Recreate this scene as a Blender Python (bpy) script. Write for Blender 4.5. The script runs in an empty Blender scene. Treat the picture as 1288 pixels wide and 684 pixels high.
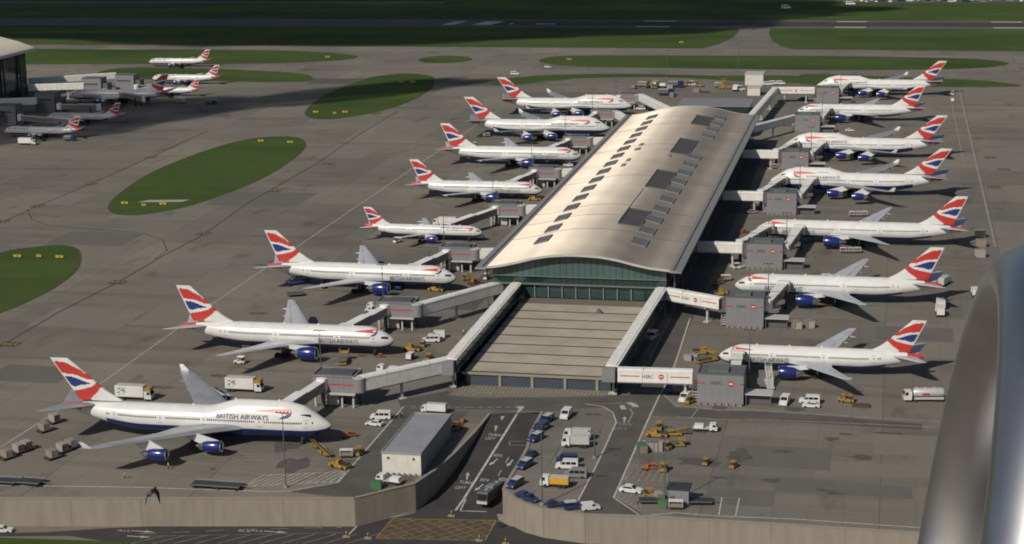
import bpy, bmesh, math, random
from math import sin, cos, tan, pi, radians as R, sqrt, hypot, atan2, asin, exp
from mathutils import Vector, Matrix, Euler
random.seed(7)
scene = bpy.context.scene
C = scene.collection

# ------------------------------------------------------------------ camera
F_PX, PITCH, ROLL, CAM_H, YAW = 2256.0, R(13.47), R(-1.02), 140.0, R(12.15)
def _basis():
    fw = Vector((0, cos(PITCH), -sin(PITCH))); r = Vector((1, 0, 0)); u = Vector((0, sin(PITCH), cos(PITCH)))
    c, s = cos(ROLL), sin(ROLL)
    r, u = c * r + s * u, -s * r + c * u
    Q = Matrix.Rotation(YAW, 3, 'Z')
    return Q @ fw, Q @ r, Q @ u
FW, RT, UP = _basis()
CAM = Vector((0, 0, CAM_H))
cam_data = bpy.data.cameras.new("camera"); cam = bpy.data.objects.new("camera", cam_data); C.objects.link(cam)
cam_data.sensor_width = 36.0; cam_data.lens = F_PX / 1288 * 36.0
cam_data.clip_start = 0.2; cam_data.clip_end = 20000
M = Matrix((RT, UP, -FW)).transposed().to_4x4(); M.translation = CAM
cam.matrix_world = M
scene.camera = cam

def at(px, py, z=0.0):
    """world point at height z seen at photograph pixel (px, py)"""
    d = FW + RT * ((px - 644) / F_PX) - UP * ((py - 342) / F_PX)
    return CAM + d * ((z - CAM_H) / d.z)

# ------------------------------------------------------------------ light
SUN_EL, SUN_AZ = R(39), Vector((-0.44, -0.90, 0)).normalized()     # where the sun stands
sun_dir = Vector((SUN_AZ.x * cos(SUN_EL), SUN_AZ.y * cos(SUN_EL), sin(SUN_EL)))
sd = bpy.data.lights.new("sun", 'SUN'); sun = bpy.data.objects.new("sun", sd); C.objects.link(sun)
sd.energy = 4.0; sd.angle = R(0.55); sd.color = (1.0, 0.935, 0.83)
sun.rotation_euler = (-sun_dir).to_track_quat('-Z', 'Y').to_euler(); sun.location = (0, 0, 500)
world = bpy.data.worlds.new("World"); scene.world = world; world.use_nodes = True
wn = world.node_tree.nodes; wl = world.node_tree.links
sky = wn.new('ShaderNodeTexSky'); sky.sky_type = 'NISHITA'; sky.sun_disc = False
sky.sun_elevation = SUN_EL; sky.sun_rotation = atan2(SUN_AZ.x, SUN_AZ.y)
sky.air_density = 1.0; sky.dust_density = 1.5; sky.ozone_density = 1.0
wl.new(sky.outputs[0], wn['Background'].inputs[0]); wn['Background'].inputs[1].default_value = 0.05
scene.view_settings.view_transform = 'Standard'; scene.view_settings.look = 'None'
scene.view_settings.exposure = 0.0; scene.view_settings.gamma = 1.0
scene.cycles.filter_width = 1.9; scene.cycles.max_bounces = 6; scene.cycles.transparent_max_bounces = 8

# ------------------------------------------------------------------ materials
MATS = {}
def mat(name, col, rough=0.6, metal=0.0, spec=0.5, col2=None, scale=1.0, detail=4.0, world_co=False, bump=0.0, lo=0.35, hi=0.65, emit=None, coat=0.0, stretch=None):
    if name in MATS: return MATS[name]
    m = bpy.data.materials.new(name); m.use_nodes = True; MATS[name] = m
    nt = m.node_tree; b = nt.nodes['Principled BSDF']
    b.inputs['Base Color'].default_value = (*col, 1); b.inputs['Roughness'].default_value = rough
    b.inputs['Metallic'].default_value = metal; b.inputs['Specular IOR Level'].default_value = spec
    b.inputs['Coat Weight'].default_value = coat
    if emit: b.inputs['Emission Color'].default_value = (*col, 1); b.inputs['Emission Strength'].default_value = emit
    if col2 is None:
        col2 = tuple(c * 0.86 for c in col); lo, hi = 0.2, 0.8
    n = nt.nodes.new('ShaderNodeTexNoise'); n.inputs['Scale'].default_value = scale; n.inputs['Detail'].default_value = detail
    r = nt.nodes.new('ShaderNodeValToRGB'); e = r.color_ramp.elements
    e[0].position = lo; e[0].color = (*col, 1); e[1].position = hi; e[1].color = (*col2, 1)
    if world_co:
        g = nt.nodes.new('ShaderNodeNewGeometry'); src = g.outputs['Position']
    else:
        g = nt.nodes.new('ShaderNodeTexCoord'); src = g.outputs['Object']
    if stretch:
        mp = nt.nodes.new('ShaderNodeMapping'); mp.inputs['Scale'].default_value = stretch
        nt.links.new(src, mp.inputs[0]); src = mp.outputs[0]
    nt.links.new(src, n.inputs['Vector']); nt.links.new(n.outputs['Fac'], r.inputs[0]); nt.links.new(r.outputs[0], b.inputs['Base Color'])
    if bump:
        bp = nt.nodes.new('ShaderNodeBump'); bp.inputs['Strength'].default_value = bump; bp.inputs['Distance'].default_value = 0.05
        nt.links.new(n.outputs['Fac'], bp.inputs['Height']); nt.links.new(bp.outputs[0], b.inputs['Normal'])
    return m

# ------------------------------------------------------------------ mesh helpers
CH = {}                                            # children by parent name
class MB:
    def __init__(s): s.v = []; s.f = []; s.m = []
    def add(s, vs, fs, mi=0):
        o = len(s.v); s.v += [tuple(p) for p in vs]
        for f in fs: s.f.append(tuple(i + o for i in f)); s.m.append(mi)
        return s
    def box(s, x0, x1, y0, y1, z0, z1, mi=0, top=None):
        v = [(x0, y0, z0), (x1, y0, z0), (x1, y1, z0), (x0, y1, z0), (x0, y0, z1), (x1, y0, z1), (x1, y1, z1), (x0, y1, z1)]
        s.add(v, [(3, 2, 1, 0), (0, 1, 5, 4), (1, 2, 6, 5), (2, 3, 7, 6), (3, 0, 4, 7)], mi)
        return s.add(v[4:], [(0, 1, 2, 3)], mi if top is None else top)
    def prism(s, poly, z0, z1, mi=0, top=None):
        n = len(poly)
        a = sum(poly[i][0] * poly[(i + 1) % n][1] - poly[(i + 1) % n][0] * poly[i][1] for i in range(n))
        if a < 0: poly = poly[::-1]
        v = [(p[0], p[1], z0) for p in poly] + [(p[0], p[1], z1) for p in poly]
        s.add(v, [tuple(range(n))[::-1]] + [(i, (i + 1) % n, n + (i + 1) % n, n + i) for i in range(n)], mi)
        return s.add(v[n:], [tuple(range(n))], mi if top is None else top)
    def prism_y(s, poly, y0, y1, mi=0):            # outline in (x, z), swept along y
        n = len(poly)
        a = sum(poly[i][0] * poly[(i + 1) % n][1] - poly[(i + 1) % n][0] * poly[i][1] for i in range(n))
        if a < 0: poly = poly[::-1]
        v = [(p[0], y0, p[1]) for p in poly] + [(p[0], y1, p[1]) for p in poly]
        return s.add(v, [tuple(range(n)), tuple(range(n, 2 * n))[::-1]] + [(n + i, n + (i + 1) % n, (i + 1) % n, i) for i in range(n)], mi)
    def bar(s, a, b, w, h=None, mi=0):             # square bar between two points
        a, b = Vector(a), Vector(b); h = h or w; d = (b - a).normalized()
        x = d.cross(Vector((0, 0, 1)))
        x = x.normalized() if x.length > 1e-4 else Vector((1, 0, 0))
        y = x.cross(d); x *= w / 2; y *= h / 2
        v = [p + q for p in (a, b) for q in (-x - y, x - y, x + y, -x + y)]
        return s.add(v, [(3, 2, 1, 0), (4, 5, 6, 7), (0, 1, 5, 4), (1, 2, 6, 5), (2, 3, 7, 6), (3, 0, 4, 7)], mi)
    def tube(s, a, b, r0, r1=None, n=8, mi=0):
        a, b = Vector(a), Vector(b); r1 = r0 if r1 is None else r1; d = (b - a).normalized()
        x = d.orthogonal().normalized(); y = d.cross(x)
        v = [a + (x * cos(2 * pi * k / n) + y * sin(2 * pi * k / n)) * r0 for k in range(n)] + [b + (x * cos(2 * pi * k / n) + y * sin(2 * pi * k / n)) * r1 for k in range(n)]
        return s.add(v, [tuple(range(n))[::-1], tuple(range(n, 2 * n))] + [(k, (k + 1) % n, n + (k + 1) % n, n + k) for k in range(n)], mi)
    def rings(s, rr, mi=0, cap=True, close=True, mf=None):
        n = len(rr[0]); o = len(s.v)
        for r in rr: s.v += [tuple(p) for p in r]
        for i in range(len(rr) - 1):
            for k in range(n if close else n - 1):
                k2 = (k + 1) % n
                s.f.append((o + i * n + k, o + i * n + k2, o + (i + 1) * n + k2, o + (i + 1) * n + k)); s.m.append(mf(i, k) if mf else mi)
        if cap:
            s.f.append(tuple(o + k for k in range(n))[::-1]); s.m.append(mf(0, 0) if mf else mi)
            s.f.append(tuple(o + (len(rr) - 1) * n + k for k in range(n))); s.m.append(mf(len(rr) - 2, 0) if mf else mi)
        return s
    def lathe(s, prof, org, ax, n=16, mi=0, cap=False, mf=None):   # prof: (distance along axis, radius)
        ax = Vector(ax).normalized(); x = ax.orthogonal().normalized(); y = ax.cross(x); org = Vector(org)
        rr = [[org + ax * t + (x * cos(2 * pi * k / n) + y * sin(2 * pi * k / n)) * r for k in range(n)] for t, r in prof]
        return s.rings(rr, mi, cap, True, mf)
    def strip(s, pts, w, z, mi=0):                 # flat painted line along points
        P = [Vector((p[0], p[1])) for p in pts]; L = []; Rr = []
        for i, p in enumerate(P):
            d = (P[min(i + 1, len(P) - 1)] - P[max(i - 1, 0)]).normalized(); nrm = Vector((-d.y, d.x)) * w / 2
            L.append((p.x + nrm.x, p.y + nrm.y, z)); Rr.append((p.x - nrm.x, p.y - nrm.y, z))
        n = len(P)
        return s.add(Rr + L, [(i, i + 1, n + i + 1, n + i) for i in range(n - 1)], mi)
    def xform(s, mtx): s.v = [tuple(mtx @ Vector(p)) for p in s.v]; return s
    def build(s, name, mats, parent=None, smooth=False, kind=None):
        me = bpy.data.meshes.new(name); me.from_pydata(s.v, [], s.f)
        if not isinstance(mats, (list, tuple)): mats = [mats]
        for m in mats: me.materials.append(m)
        if len(mats) > 1: me.polygons.foreach_set('material_index', s.m)
        bm = bmesh.new(); bm.from_mesh(me); bmesh.ops.recalc_face_normals(bm, faces=bm.faces[:]); bm.to_mesh(me); bm.free()
        if smooth:
            me.polygons.foreach_set('use_smooth', [True] * len(me.polygons)); me.set_sharp_from_angle(angle=R(smooth if smooth > 1 else 40))
        me.update()
        o = bpy.data.objects.new(name, me); C.objects.link(o)
        if parent: o.parent = parent; CH.setdefault(parent.name, []).append(o)
        if kind: o['kind'] = kind
        return o
def tag(o, label=None, cat=None, group=None, kind=None):
    if label: o['label'] = label
    if cat: o['category'] = cat
    if group: o['group'] = group
    if kind: o['kind'] = kind
    return o
def thing(name, label, cat, loc=(0, 0, 0), rz=0.0, group=None, sc=1.0):
    o = bpy.data.objects.new(name, None); C.objects.link(o); o.empty_display_size = 1
    o.location = loc; o.rotation_euler = (0, 0, rz); o.scale = (sc, sc, sc)
    return tag(o, label, cat, group)
def copy_tree(o, parent=None):
    c = o.copy(); C.objects.link(c)
    if parent: c.parent = parent; CH.setdefault(parent.name, []).append(c)
    for ch in CH.get(o.name, ()): copy_tree(ch, c)
    return c
def text_mesh(body, size, flat=True):
    """triangulated outline of a word, lower left at the origin, in the xy plane"""
    cu = bpy.data.curves.new('t', 'FONT'); cu.body = body; cu.size = size; cu.resolution_u = 3
    o = bpy.data.objects.new('t', cu); C.objects.link(o)
    bpy.context.view_layer.update()
    me = bpy.data.meshes.new_from_object(o.evaluated_get(bpy.context.evaluated_depsgraph_get()))
    V = [tuple(v.co) for v in me.vertices]; Fc = [tuple(p.vertices) for p in me.polygons]
    bpy.data.objects.remove(o); bpy.data.curves.remove(cu); bpy.data.meshes.remove(me)
    if not V: return [], []
    x0 = min(v[0] for v in V); y0 = min(v[1] for v in V)
    return [(v[0] - x0, v[1] - y0, 0) for v in V], Fc
def lerp(a, b, t): return a + (b - a) * t
def interp(x, tab):
    if x <= tab[0][0]: return tab[0][1]
    for (a, p), (b, q) in zip(tab, tab[1:]):
        if x <= b: return p + (q - p) * (x - a) / (b - a)
    return tab[-1][1]
def smooth_interp(x, tab):                        # monotone-ish cubic through a table
    n = len(tab)
    if x <= tab[0][0]: return tab[0][1]
    if x >= tab[-1][0]: return tab[-1][1]
    for i in range(n - 1):
        if x <= tab[i + 1][0]: break
    x0, y0 = tab[i]; x1, y1 = tab[i + 1]; h = x1 - x0
    def sl(j):
        if j == 0: return (tab[1][1] - tab[0][1]) / (tab[1][0] - tab[0][0])
        if j == n - 1: return (tab[-1][1] - tab[-2][1]) / (tab[-1][0] - tab[-2][0])
        a = (tab[j][1] - tab[j - 1][1]) / (tab[j][0] - tab[j - 1][0]); b = (tab[j + 1][1] - tab[j][1]) / (tab[j + 1][0] - tab[j][0])
        return 0.0 if a * b <= 0 else 2 * a * b / (a + b)
    t = (x - x0) / h
    return (2 * t**3 - 3 * t**2 + 1) * y0 + (t**3 - 2 * t**2 + t) * h * sl(i) + (-2 * t**3 + 3 * t**2) * y1 + (t**3 - t**2) * h * sl(i + 1)
# ------------------------------------------------------------------ palette
WHITE = mat('white_paint', (0.605, 0.607, 0.595), 0.24, spec=0.6, col2=(0.545, 0.547, 0.535), scale=0.35)
NAVY = mat('navy_paint', (0.012, 0.022, 0.14), 0.22, spec=0.6)
RED = mat('red_paint', (0.44, 0.036, 0.03), 0.4)
FLAGBLUE = mat('flag_blue_paint', (0.02, 0.035, 0.16), 0.35)
GLASSDK = mat('dark_glass', (0.012, 0.015, 0.018), 0.08, spec=0.8)
CHROME = mat('bare_metal', (0.72, 0.72, 0.72), 0.22, metal=1.0)
STEEL = mat('worn_steel', (0.42, 0.41, 0.39), 0.4, metal=0.9)
DKMETAL = mat('dark_metal', (0.035, 0.035, 0.037), 0.5)
RUBBER = mat('rubber', (0.018, 0.018, 0.018), 0.85)
WINGGREY = mat('wing_grey_paint', (0.25, 0.255, 0.27), 0.32, spec=0.5, col2=(0.20, 0.205, 0.22), scale=0.25)
WINGPALE = mat('pale_wing_paint', (0.42, 0.43, 0.46), 0.30, spec=0.55, col2=(0.36, 0.37, 0.40), scale=0.25)
INK = mat('ink_blue_lettering', (0.045, 0.05, 0.085), 0.5)
LINE = mat('white_road_paint', (0.42, 0.40, 0.37), 0.7, col2=(0.22, 0.20, 0.18), scale=0.8, world_co=True, lo=0.42, hi=0.8)
LINEDIM = mat('faded_road_paint', (0.27, 0.255, 0.23), 0.8, col2=(0.16, 0.148, 0.13), scale=0.6, world_co=True)
YLINE = mat('yellow_road_paint', (0.27, 0.19, 0.055), 0.7, col2=(0.15, 0.11, 0.05), scale=0.7, world_co=True)
ASPH = mat('asphalt', (0.070, 0.065, 0.060), 0.85, spec=0.3, col2=(0.092, 0.085, 0.077), scale=0.12, world_co=True, detail=8)
ASPHDK = mat('dark_asphalt', (0.036, 0.034, 0.035), 0.85, spec=0.3, col2=(0.048, 0.044, 0.044), scale=0.2, world_co=True, detail=8)
CONC = mat('weathered_concrete', (0.255, 0.225, 0.185), 0.85, spec=0.3, col2=(0.20, 0.174, 0.142), scale=0.5, world_co=True, detail=9, lo=0.3, hi=0.75, stretch=(1, 1, 0.18))
KERB = mat('pale_concrete', (0.25, 0.225, 0.185), 0.85, spec=0.3, scale=0.3, world_co=True)
PAVE = mat('paving', (0.165, 0.145, 0.118), 0.85, spec=0.3, scale=0.4, world_co=True)
GREY = mat('grey_cladding', (0.195, 0.192, 0.20), 0.5, col2=(0.175, 0.172, 0.18), scale=0.15)
GREYDK = mat('dark_grey_cladding', (0.10, 0.10, 0.108), 0.5)
GREYLT = mat('light_grey_metal', (0.44, 0.43, 0.41), 0.45)
YEL = mat('yellow_plant_paint', (0.36, 0.215, 0.035), 0.6, col2=(0.19, 0.12, 0.035), scale=1.5, lo=.3, hi=.75)
ORANGE = mat('orange_paint', (0.34, 0.11, 0.03), 0.6)
SILVER = mat('silver_paint', (0.36, 0.37, 0.38), 0.3, metal=0.5)
BLUECAR = mat('blue_car_paint', (0.022, 0.035, 0.10), 0.28, coat=0.5)
TAN = mat('tan_canvas', (0.215, 0.17, 0.14), 0.8)
GREEN = mat('green_paint', (0.05, 0.14, 0.06), 0.5)

def apron_material():
    m = bpy.data.materials.new('apron_concrete'); m.use_nodes = True; nt = m.node_tree; N = nt.nodes; L = nt.links
    b = N['Principled BSDF']; b.inputs['Roughness'].default_value = 0.88; b.inputs['Specular IOR Level'].default_value = 0.25
    g = N.new('ShaderNodeNewGeometry')
    def noise(scale, detail, lo, hi, c0, c1, stretch=None):
        n = N.new('ShaderNodeTexNoise'); n.inputs['Scale'].default_value = scale; n.inputs['Detail'].default_value = detail
        src = g.outputs['Position']
        if stretch:
            mp = N.new('ShaderNodeMapping'); mp.inputs['Scale'].default_value = stretch; L.new(src, mp.inputs[0]); src = mp.outputs[0]
        L.new(src, n.inputs['Vector'])
        r = N.new('ShaderNodeValToRGB'); e = r.color_ramp.elements
        e[0].position = lo; e[0].color = (*c0, 1); e[1].position = hi; e[1].color = (*c1, 1)
        L.new(n.outputs['Fac'], r.inputs[0]); return r.outputs[0]
    def mul(a, bb, fac=1.0):
        x = N.new('ShaderNodeMix'); x.data_type = 'RGBA'; x.blend_type = 'MULTIPLY'; x.inputs['Factor'].default_value = fac
        L.new(a, x.inputs['A']); L.new(bb, x.inputs['B']); return x.outputs['Result']
    base = noise(0.008, 5, 0.3, 0.7, (0.140, 0.132, 0.119), (0.198, 0.178, 0.149))
    big = noise(0.03, 6, 0.3, 0.75, (0.86, 0.86, 0.87), (1.06, 1.05, 1.02), (1, 0.6, 1))
    col = mul(base, big)
    # slab pattern: each slab a slightly different tone, thin dark joints
    for size, var, ms, f in ((7.5, 0.06, 0.012, 0.75), (37.5, 0.17, 0.004, 0.9)):
        br = N.new('ShaderNodeTexBrick'); br.offset = 0.0; br.inputs['Scale'].default_value = 1.0
        br.inputs['Brick Width'].default_value = size; br.inputs['Row Height'].default_value = size
        br.inputs['Mortar Size'].default_value = size * ms; br.inputs['Mortar Smooth'].default_value = 0.3; br.inputs['Bias'].default_value = 0
        br.inputs['Color1'].default_value = (1 - var,) * 3 + (1,); br.inputs['Color2'].default_value = (1 + var * 0.4, 1 + var * 0.38, 1 + var * 0.33, 1); br.inputs['Mortar'].default_value = (0.72, 0.72, 0.72, 1)
        L.new(g.outputs['Position'], br.inputs['Vector']); col = mul(col, br.outputs['Color'], f)
    stain = noise(0.11, 8, 0.58, 0.80, (1, 1, 1), (0.55, 0.53, 0.50), (1, 0.45, 1))
    col = mul(col, stain)
    streak = noise(0.05, 5, 0.52, 0.78, (1, 1, 1), (0.72, 0.70, 0.68), (0.35, 2.2, 1))
    col = mul(col, streak)
    L.new(col, b.inputs['Base Color'])
    fine = N.new('ShaderNodeTexNoise'); fine.inputs['Scale'].default_value = 0.8; fine.inputs['Detail'].default_value = 6
    L.new(g.outputs['Position'], fine.inputs['Vector'])
    bp = N.new('ShaderNodeBump'); bp.inputs['Strength'].default_value = 0.15; bp.inputs['Distance'].default_value = 0.1
    L.new(fine.outputs['Fac'], bp.inputs['Height']); L.new(bp.outputs[0], b.inputs['Normal'])
    return m
APRON = apron_material()
def grass_material():
    m = mat('mown_grass', (0.034, 0.060, 0.013), 0.95, spec=0.15, col2=(0.058, 0.088, 0.021), scale=0.02, world_co=True, detail=10, bump=0.4, lo=0.3, hi=0.72, stretch=(0.5, 1.6, 1))
    nt = m.node_tree; N = nt.nodes; L = nt.links; b = N['Principled BSDF']; src = b.inputs['Base Color'].links[0].from_socket
    g = N.new('ShaderNodeNewGeometry')
    def mixc(fac, a, c, bt='MIX'):
        x = N.new('ShaderNodeMix'); x.data_type = 'RGBA'; x.blend_type = bt; L.new(fac, x.inputs['Factor']); L.new(a, x.inputs['A']); x.inputs['B'].default_value = (*c, 1); return x.outputs['Result']
    w = N.new('ShaderNodeTexWave'); w.bands_direction = 'DIAGONAL'; w.inputs['Scale'].default_value = 0.09; w.inputs['Distortion'].default_value = 1.5; w.inputs['Detail'].default_value = 2; L.new(g.outputs['Position'], w.inputs['Vector'])
    r = N.new('ShaderNodeMapRange'); r.inputs['From Min'].default_value = .3; r.inputs['From Max'].default_value = .7; r.inputs['To Max'].default_value = .12; L.new(w.outputs['Fac'], r.inputs[0])
    c = mixc(r.outputs[0], src, (0.05, 0.075, 0.02))
    for sc, lo_, hi_, col in ((0.045, .56, .72, (0.085, 0.082, 0.03)), (0.25, .62, .74, (0.075, 0.066, 0.03)), (0.012, .5, .75, (0.016, 0.034, 0.010))):
        n = N.new('ShaderNodeTexNoise'); n.inputs['Scale'].default_value = sc; n.inputs['Detail'].default_value = 9; L.new(g.outputs['Position'], n.inputs['Vector'])
        r = N.new('ShaderNodeMapRange'); r.inputs['From Min'].default_value = lo_; r.inputs['From Max'].default_value = hi_; r.inputs['To Max'].default_value = .6; L.new(n.outputs['Fac'], r.inputs[0]); c = mixc(r.outputs[0], c, col)
    L.new(c, b.inputs['Base Color']); return m
GRASS = grass_material()
DRYEDGE = mat('worn_grass_edge', (0.075, 0.068, 0.035), 0.95, spec=0.15, col2=(0.05, 0.055, 0.02), scale=0.15, world_co=True)

# ------------------------------------------------------------------ ground levels
LOW = -6.5
wallL = [at(440, 626), at(0, 627)]
_d = (wallL[1] - wallL[0]).normalized()
wall_left_path = [wallL[0] + _d * 2500, wallL[1], at(446, 627), at(522, 608.5)]
ramp_left_path = [at(522, 608.5), at(547, 592), at(571.5, 570.6), at(598, 543), at(616.5, 520.5)]
ramp_right_path = [at(681, 518.5), at(667.7, 543), at(662, 564.6), at(651.5, 583.5), at(638, 605), at(632.7, 615.8)]
wall_right_path = [at(632.7, 615.8), at(640, 621.5), at(648, 628), at(660, 634), at(684, 640.4), at(736, 647.7), at(815, 650), at(970, 659), at(1160, 671)]
_e = (wall_right_path[-1] - wall_right_path[-2]).normalized()
wall_right_path.append(wall_right_path[-1] + _e * 2500)
edge = wall_left_path + ramp_left_path[1:] + ramp_right_path + wall_right_path[1:]
poly = [(p.x, p.y) for p in edge] + [(4000, edge[-1].y), (9000, 9000), (-9000, 9000), (-4000, edge[0].y)]
gb = MB(); n = len(poly); gb.add([(x, y, 0) for x, y in poly], [tuple(range(n))])
tag(gb.build('apron_ground', APRON), kind='structure')
tag(MB().add([(-6000, -3000, LOW), (6000, -3000, LOW), (6000, 470, LOW), (-6000, 470, LOW)], [(0, 1, 2, 3)]).build('lower_ground', PAVE), kind='structure')
VT, VB = ramp_left_path[-1].y + 2, ramp_left_path[0].y - 1
def ramp_z(v):
    t = min(1, max(0, (VT - v) / (VT - VB))); t = t * t * (3 - 2 * t) * 0.5 + t * 0.5
    return LOW * t + 0.012
def at_ramp(px, py, dz=0.02):
    z = 0
    for _ in range(25): p = at(px, py, z); z = 0.5 * z + 0.5 * ramp_z(p.y)
    return Vector((p.x, p.y, ramp_z(p.y) + dz))
def uof(path, v):
    t = sorted((p.y, p.x) for p in path); return interp(v, t)
rb = MB(); L = []; K = 24
for i in range(K + 1):
    v = lerp(VB - 6, VT, i / K); L.append([(uof(ramp_left_path, v), v, ramp_z(v)), (uof(ramp_right_path, v), v, ramp_z(v))])
for a, b in zip(L, L[1:]): rb.add([a[0], a[1], b[1], b[0]], [(0, 1, 2, 3)])
tag(rb.build('ramp_road', ASPHDK), kind='structure')

# retaining walls: cast panels with recessed joints, a coping on top
def wall_run(path, label, panel=9.0, coping=KERB, zb=None, skip=None):
    t = thing('retaining_wall', label, 'wall', (path[0].x, path[0].y, 0))
    inv = Matrix.Translation((-path[0].x, -path[0].y, 0))
    segs = []
    for a, b in zip(path, path[1:]):
        ln = (b - a).length; k = max(1, round(ln / panel)) if ln < 400 else 40
        if ln >= 400:      # long run beyond the frame: panels near, one piece beyond
            k = max(1, round(ln / 60))
        for i in range(k): segs.append((a.lerp(b, i / k), a.lerp(b, (i + 1) / k)))
    back = MB(); cop = MB(); PB = []
    for a, b in segs:
        d = (b - a).normalized(); nr = Vector((d.y, -d.x, 0))
        za = (zb(a.y) if zb else LOW) - 0.3; zc = (zb(b.y) if zb else LOW) - 0.3
        def block(mb, a, b, off0, off1, z0a, z0b, z1):
            p = [a + nr * off0, b + nr * off0, b + nr * off1, a + nr * off1]
            v = [(q.x, q.y, z) for q, z in zip(p, (z0a, z0b, z0b, z0a))] + [(q.x, q.y, z1) for q in p]
            mb.add(v, [(3, 2, 1, 0), (4, 5, 6, 7), (0, 1, 5, 4), (1, 2, 6, 5), (2, 3, 7, 6), (3, 0, 4, 7)])
        block(back, a, b, -0.35, 0.0, za, zc, -0.02)
        m = MB(); block(m, a + d * 0.025, b - d * 0.025, 0.012, 0.12, za, zc, -0.012)
        if max(-za, -zc) > 0.7: PB.append(m)
        block(cop, a, b, -0.5, 0.2, 0.0, 0.0, 0.22)
    back.xform(inv).build('wall_core', CONC, t)
    for m in PB: m.xform(inv).build('wall_panel', CONC, t)
    cop.xform(inv).build('coping', coping, t)
    return t
wall_run(wall_left_path[:3], 'long sunlit concrete retaining wall below the apron at the lower left', 17.0)
wall_run(wall_left_path[2:4], 'short angled concrete retaining wall leading to the ramp mouth', 4.5)
wall_run(ramp_left_path, 'dark shaded retaining wall on the left side of the ramp', 7.0, zb=ramp_z)
wall_run(ramp_right_path, 'retaining wall on the right side of the ramp beside the blue cars', 7.0, zb=ramp_z)
wall_run(wall_right_path, 'curved pale concrete retaining wall under the parked cars at lower right', 15.0)

# ------------------------------------------------------------------ painted sheets on the apron
def sheet(name, pts, z, m, kind='structure'):
    mb = MB(); mb.add([(p[0], p[1], z) for p in pts], [tuple(range(len(pts)))])
    return tag(mb.build(name, m), kind=kind)
def px(pts, z=0.0): return [at(x, y, z) for x, y in pts]
def vrow(y, x=644): return at(x, y).y
FARU = 5000
def band(name, y0, y1, z, m, u0=-FARU, u1=FARU):
    v0, v1 = vrow(y1), vrow(y0); return sheet(name, [(u0, v0), (u1, v0), (u1, v1), (u0, v1)], z, m)
def blob(pts, n=6, smooth=True):
    P = [at(*p) for p in pts]; out = []; k = len(P)
    for i in range(k):
        p0, p1, p2, p3 = P[i - 1], P[i], P[(i + 1) % k], P[(i + 2) % k]
        for j in range(n):
            t = j / n
            out.append(0.5 * ((2 * p1) + (p2 - p0) * t + (2 * p0 - 5 * p1 + 4 * p2 - p3) * t * t + (3 * p1 - p0 - 3 * p2 + p3) * t**3))
    return out
# far grass, runway and taxiway edges (all run across the view, square to the terminal)
vr0, vr1, vg = vrow(34.2), vrow(24.5), vrow(59.5)
sheet('grass_field', [(-9000, vr1), (9000, vr1), (9000, 9000), (-9000, 9000)], 0.012, GRASS)
gl = at(885, 59.5); gr = at(930, 39)
sheet('grass_verge', [(-FARU, vg), (gl.x, vg), (at(905, 55).x, at(905, 55).y), (at(921, 48).x, at(921, 48).y), (gr.x, gr.y), (at(929, 35.5).x, vr0), (-FARU, vr0)], 0.012, GRASS)
sheet('grass_verge', [(at(968, 37).x, vr0), (at(967, 42).x, at(967, 42).y), (at(972, 52).x, at(972, 52).y), (at(984, 59).x, at(984, 59).y), (at(1000, 62).x, at(1000, 62).y), (at(1288, 64.5).x, at(1288, 64.5).y), (FARU, at(1288, 64.5).y), (FARU, vr0)], 0.012, GRASS)
RW = mat('runway_shoulder', (0.105, 0.098, 0.096), 0.9, spec=0.2, scale=0.02, world_co=True)
sheet('runway_shoulder', [(-FARU, vr0), (FARU, vr0), (FARU, vr1), (-FARU, vr1)], 0.03, RW)
ri0, ri1 = lerp(vr0, vr1, 0.24), lerp(vr0, vr1, 0.80)
sheet('runway', [(at(630, 28).x, ri0), (FARU, ri0), (FARU, ri1), (at(590, 26).x, ri1)], 0.045, ASPHDK)
mk = MB()
for x0, x1, v0, v1 in ((598, 622, ri0 + 3, ri1 - 3), (560, 575, ri0 + 2, ri1 - 2)):
    p, q = at(x0, 29), at(x1, 29); mk.add([(p.x, v0, 0.06), (q.x, v0, 0.06), (q.x + 5, v1, 0.06), (p.x + 5, v1, 0.06)], [(0, 1, 2, 3)])
for x0, x1 in ((804, 845), (1051, 1090), (1248, 1288), (1300, 1380)):
    for f in (0.10, 0.80):
        p, q = at(x0, 31), at(x1, 32); v = lerp(vr0, vr1, f); mk.add([(p.x, v, 0.06), (q.x, v, 0.06), (q.x, v + 6, 0.06), (p.x, v + 6, 0.06)], [(0, 1, 2, 3)])
for x0, x1 in ((678, 690), (692, 702), (645, 650)):
    p, q = at(x0, 28), at(x1, 28); mk.add([(p.x, ri0 + 9, 0.06), (q.x, ri0 + 9, 0.06), (q.x, ri0 + 15, 0.06), (p.x, ri0 + 15, 0.06)], [(0, 1, 2, 3)])
tag(mk.build('runway_marking', LINE), kind='structure')
band('perimeter_road', 2.0, 4.2, 0.03, RW, -FARU, at(560, 3).x)
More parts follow.
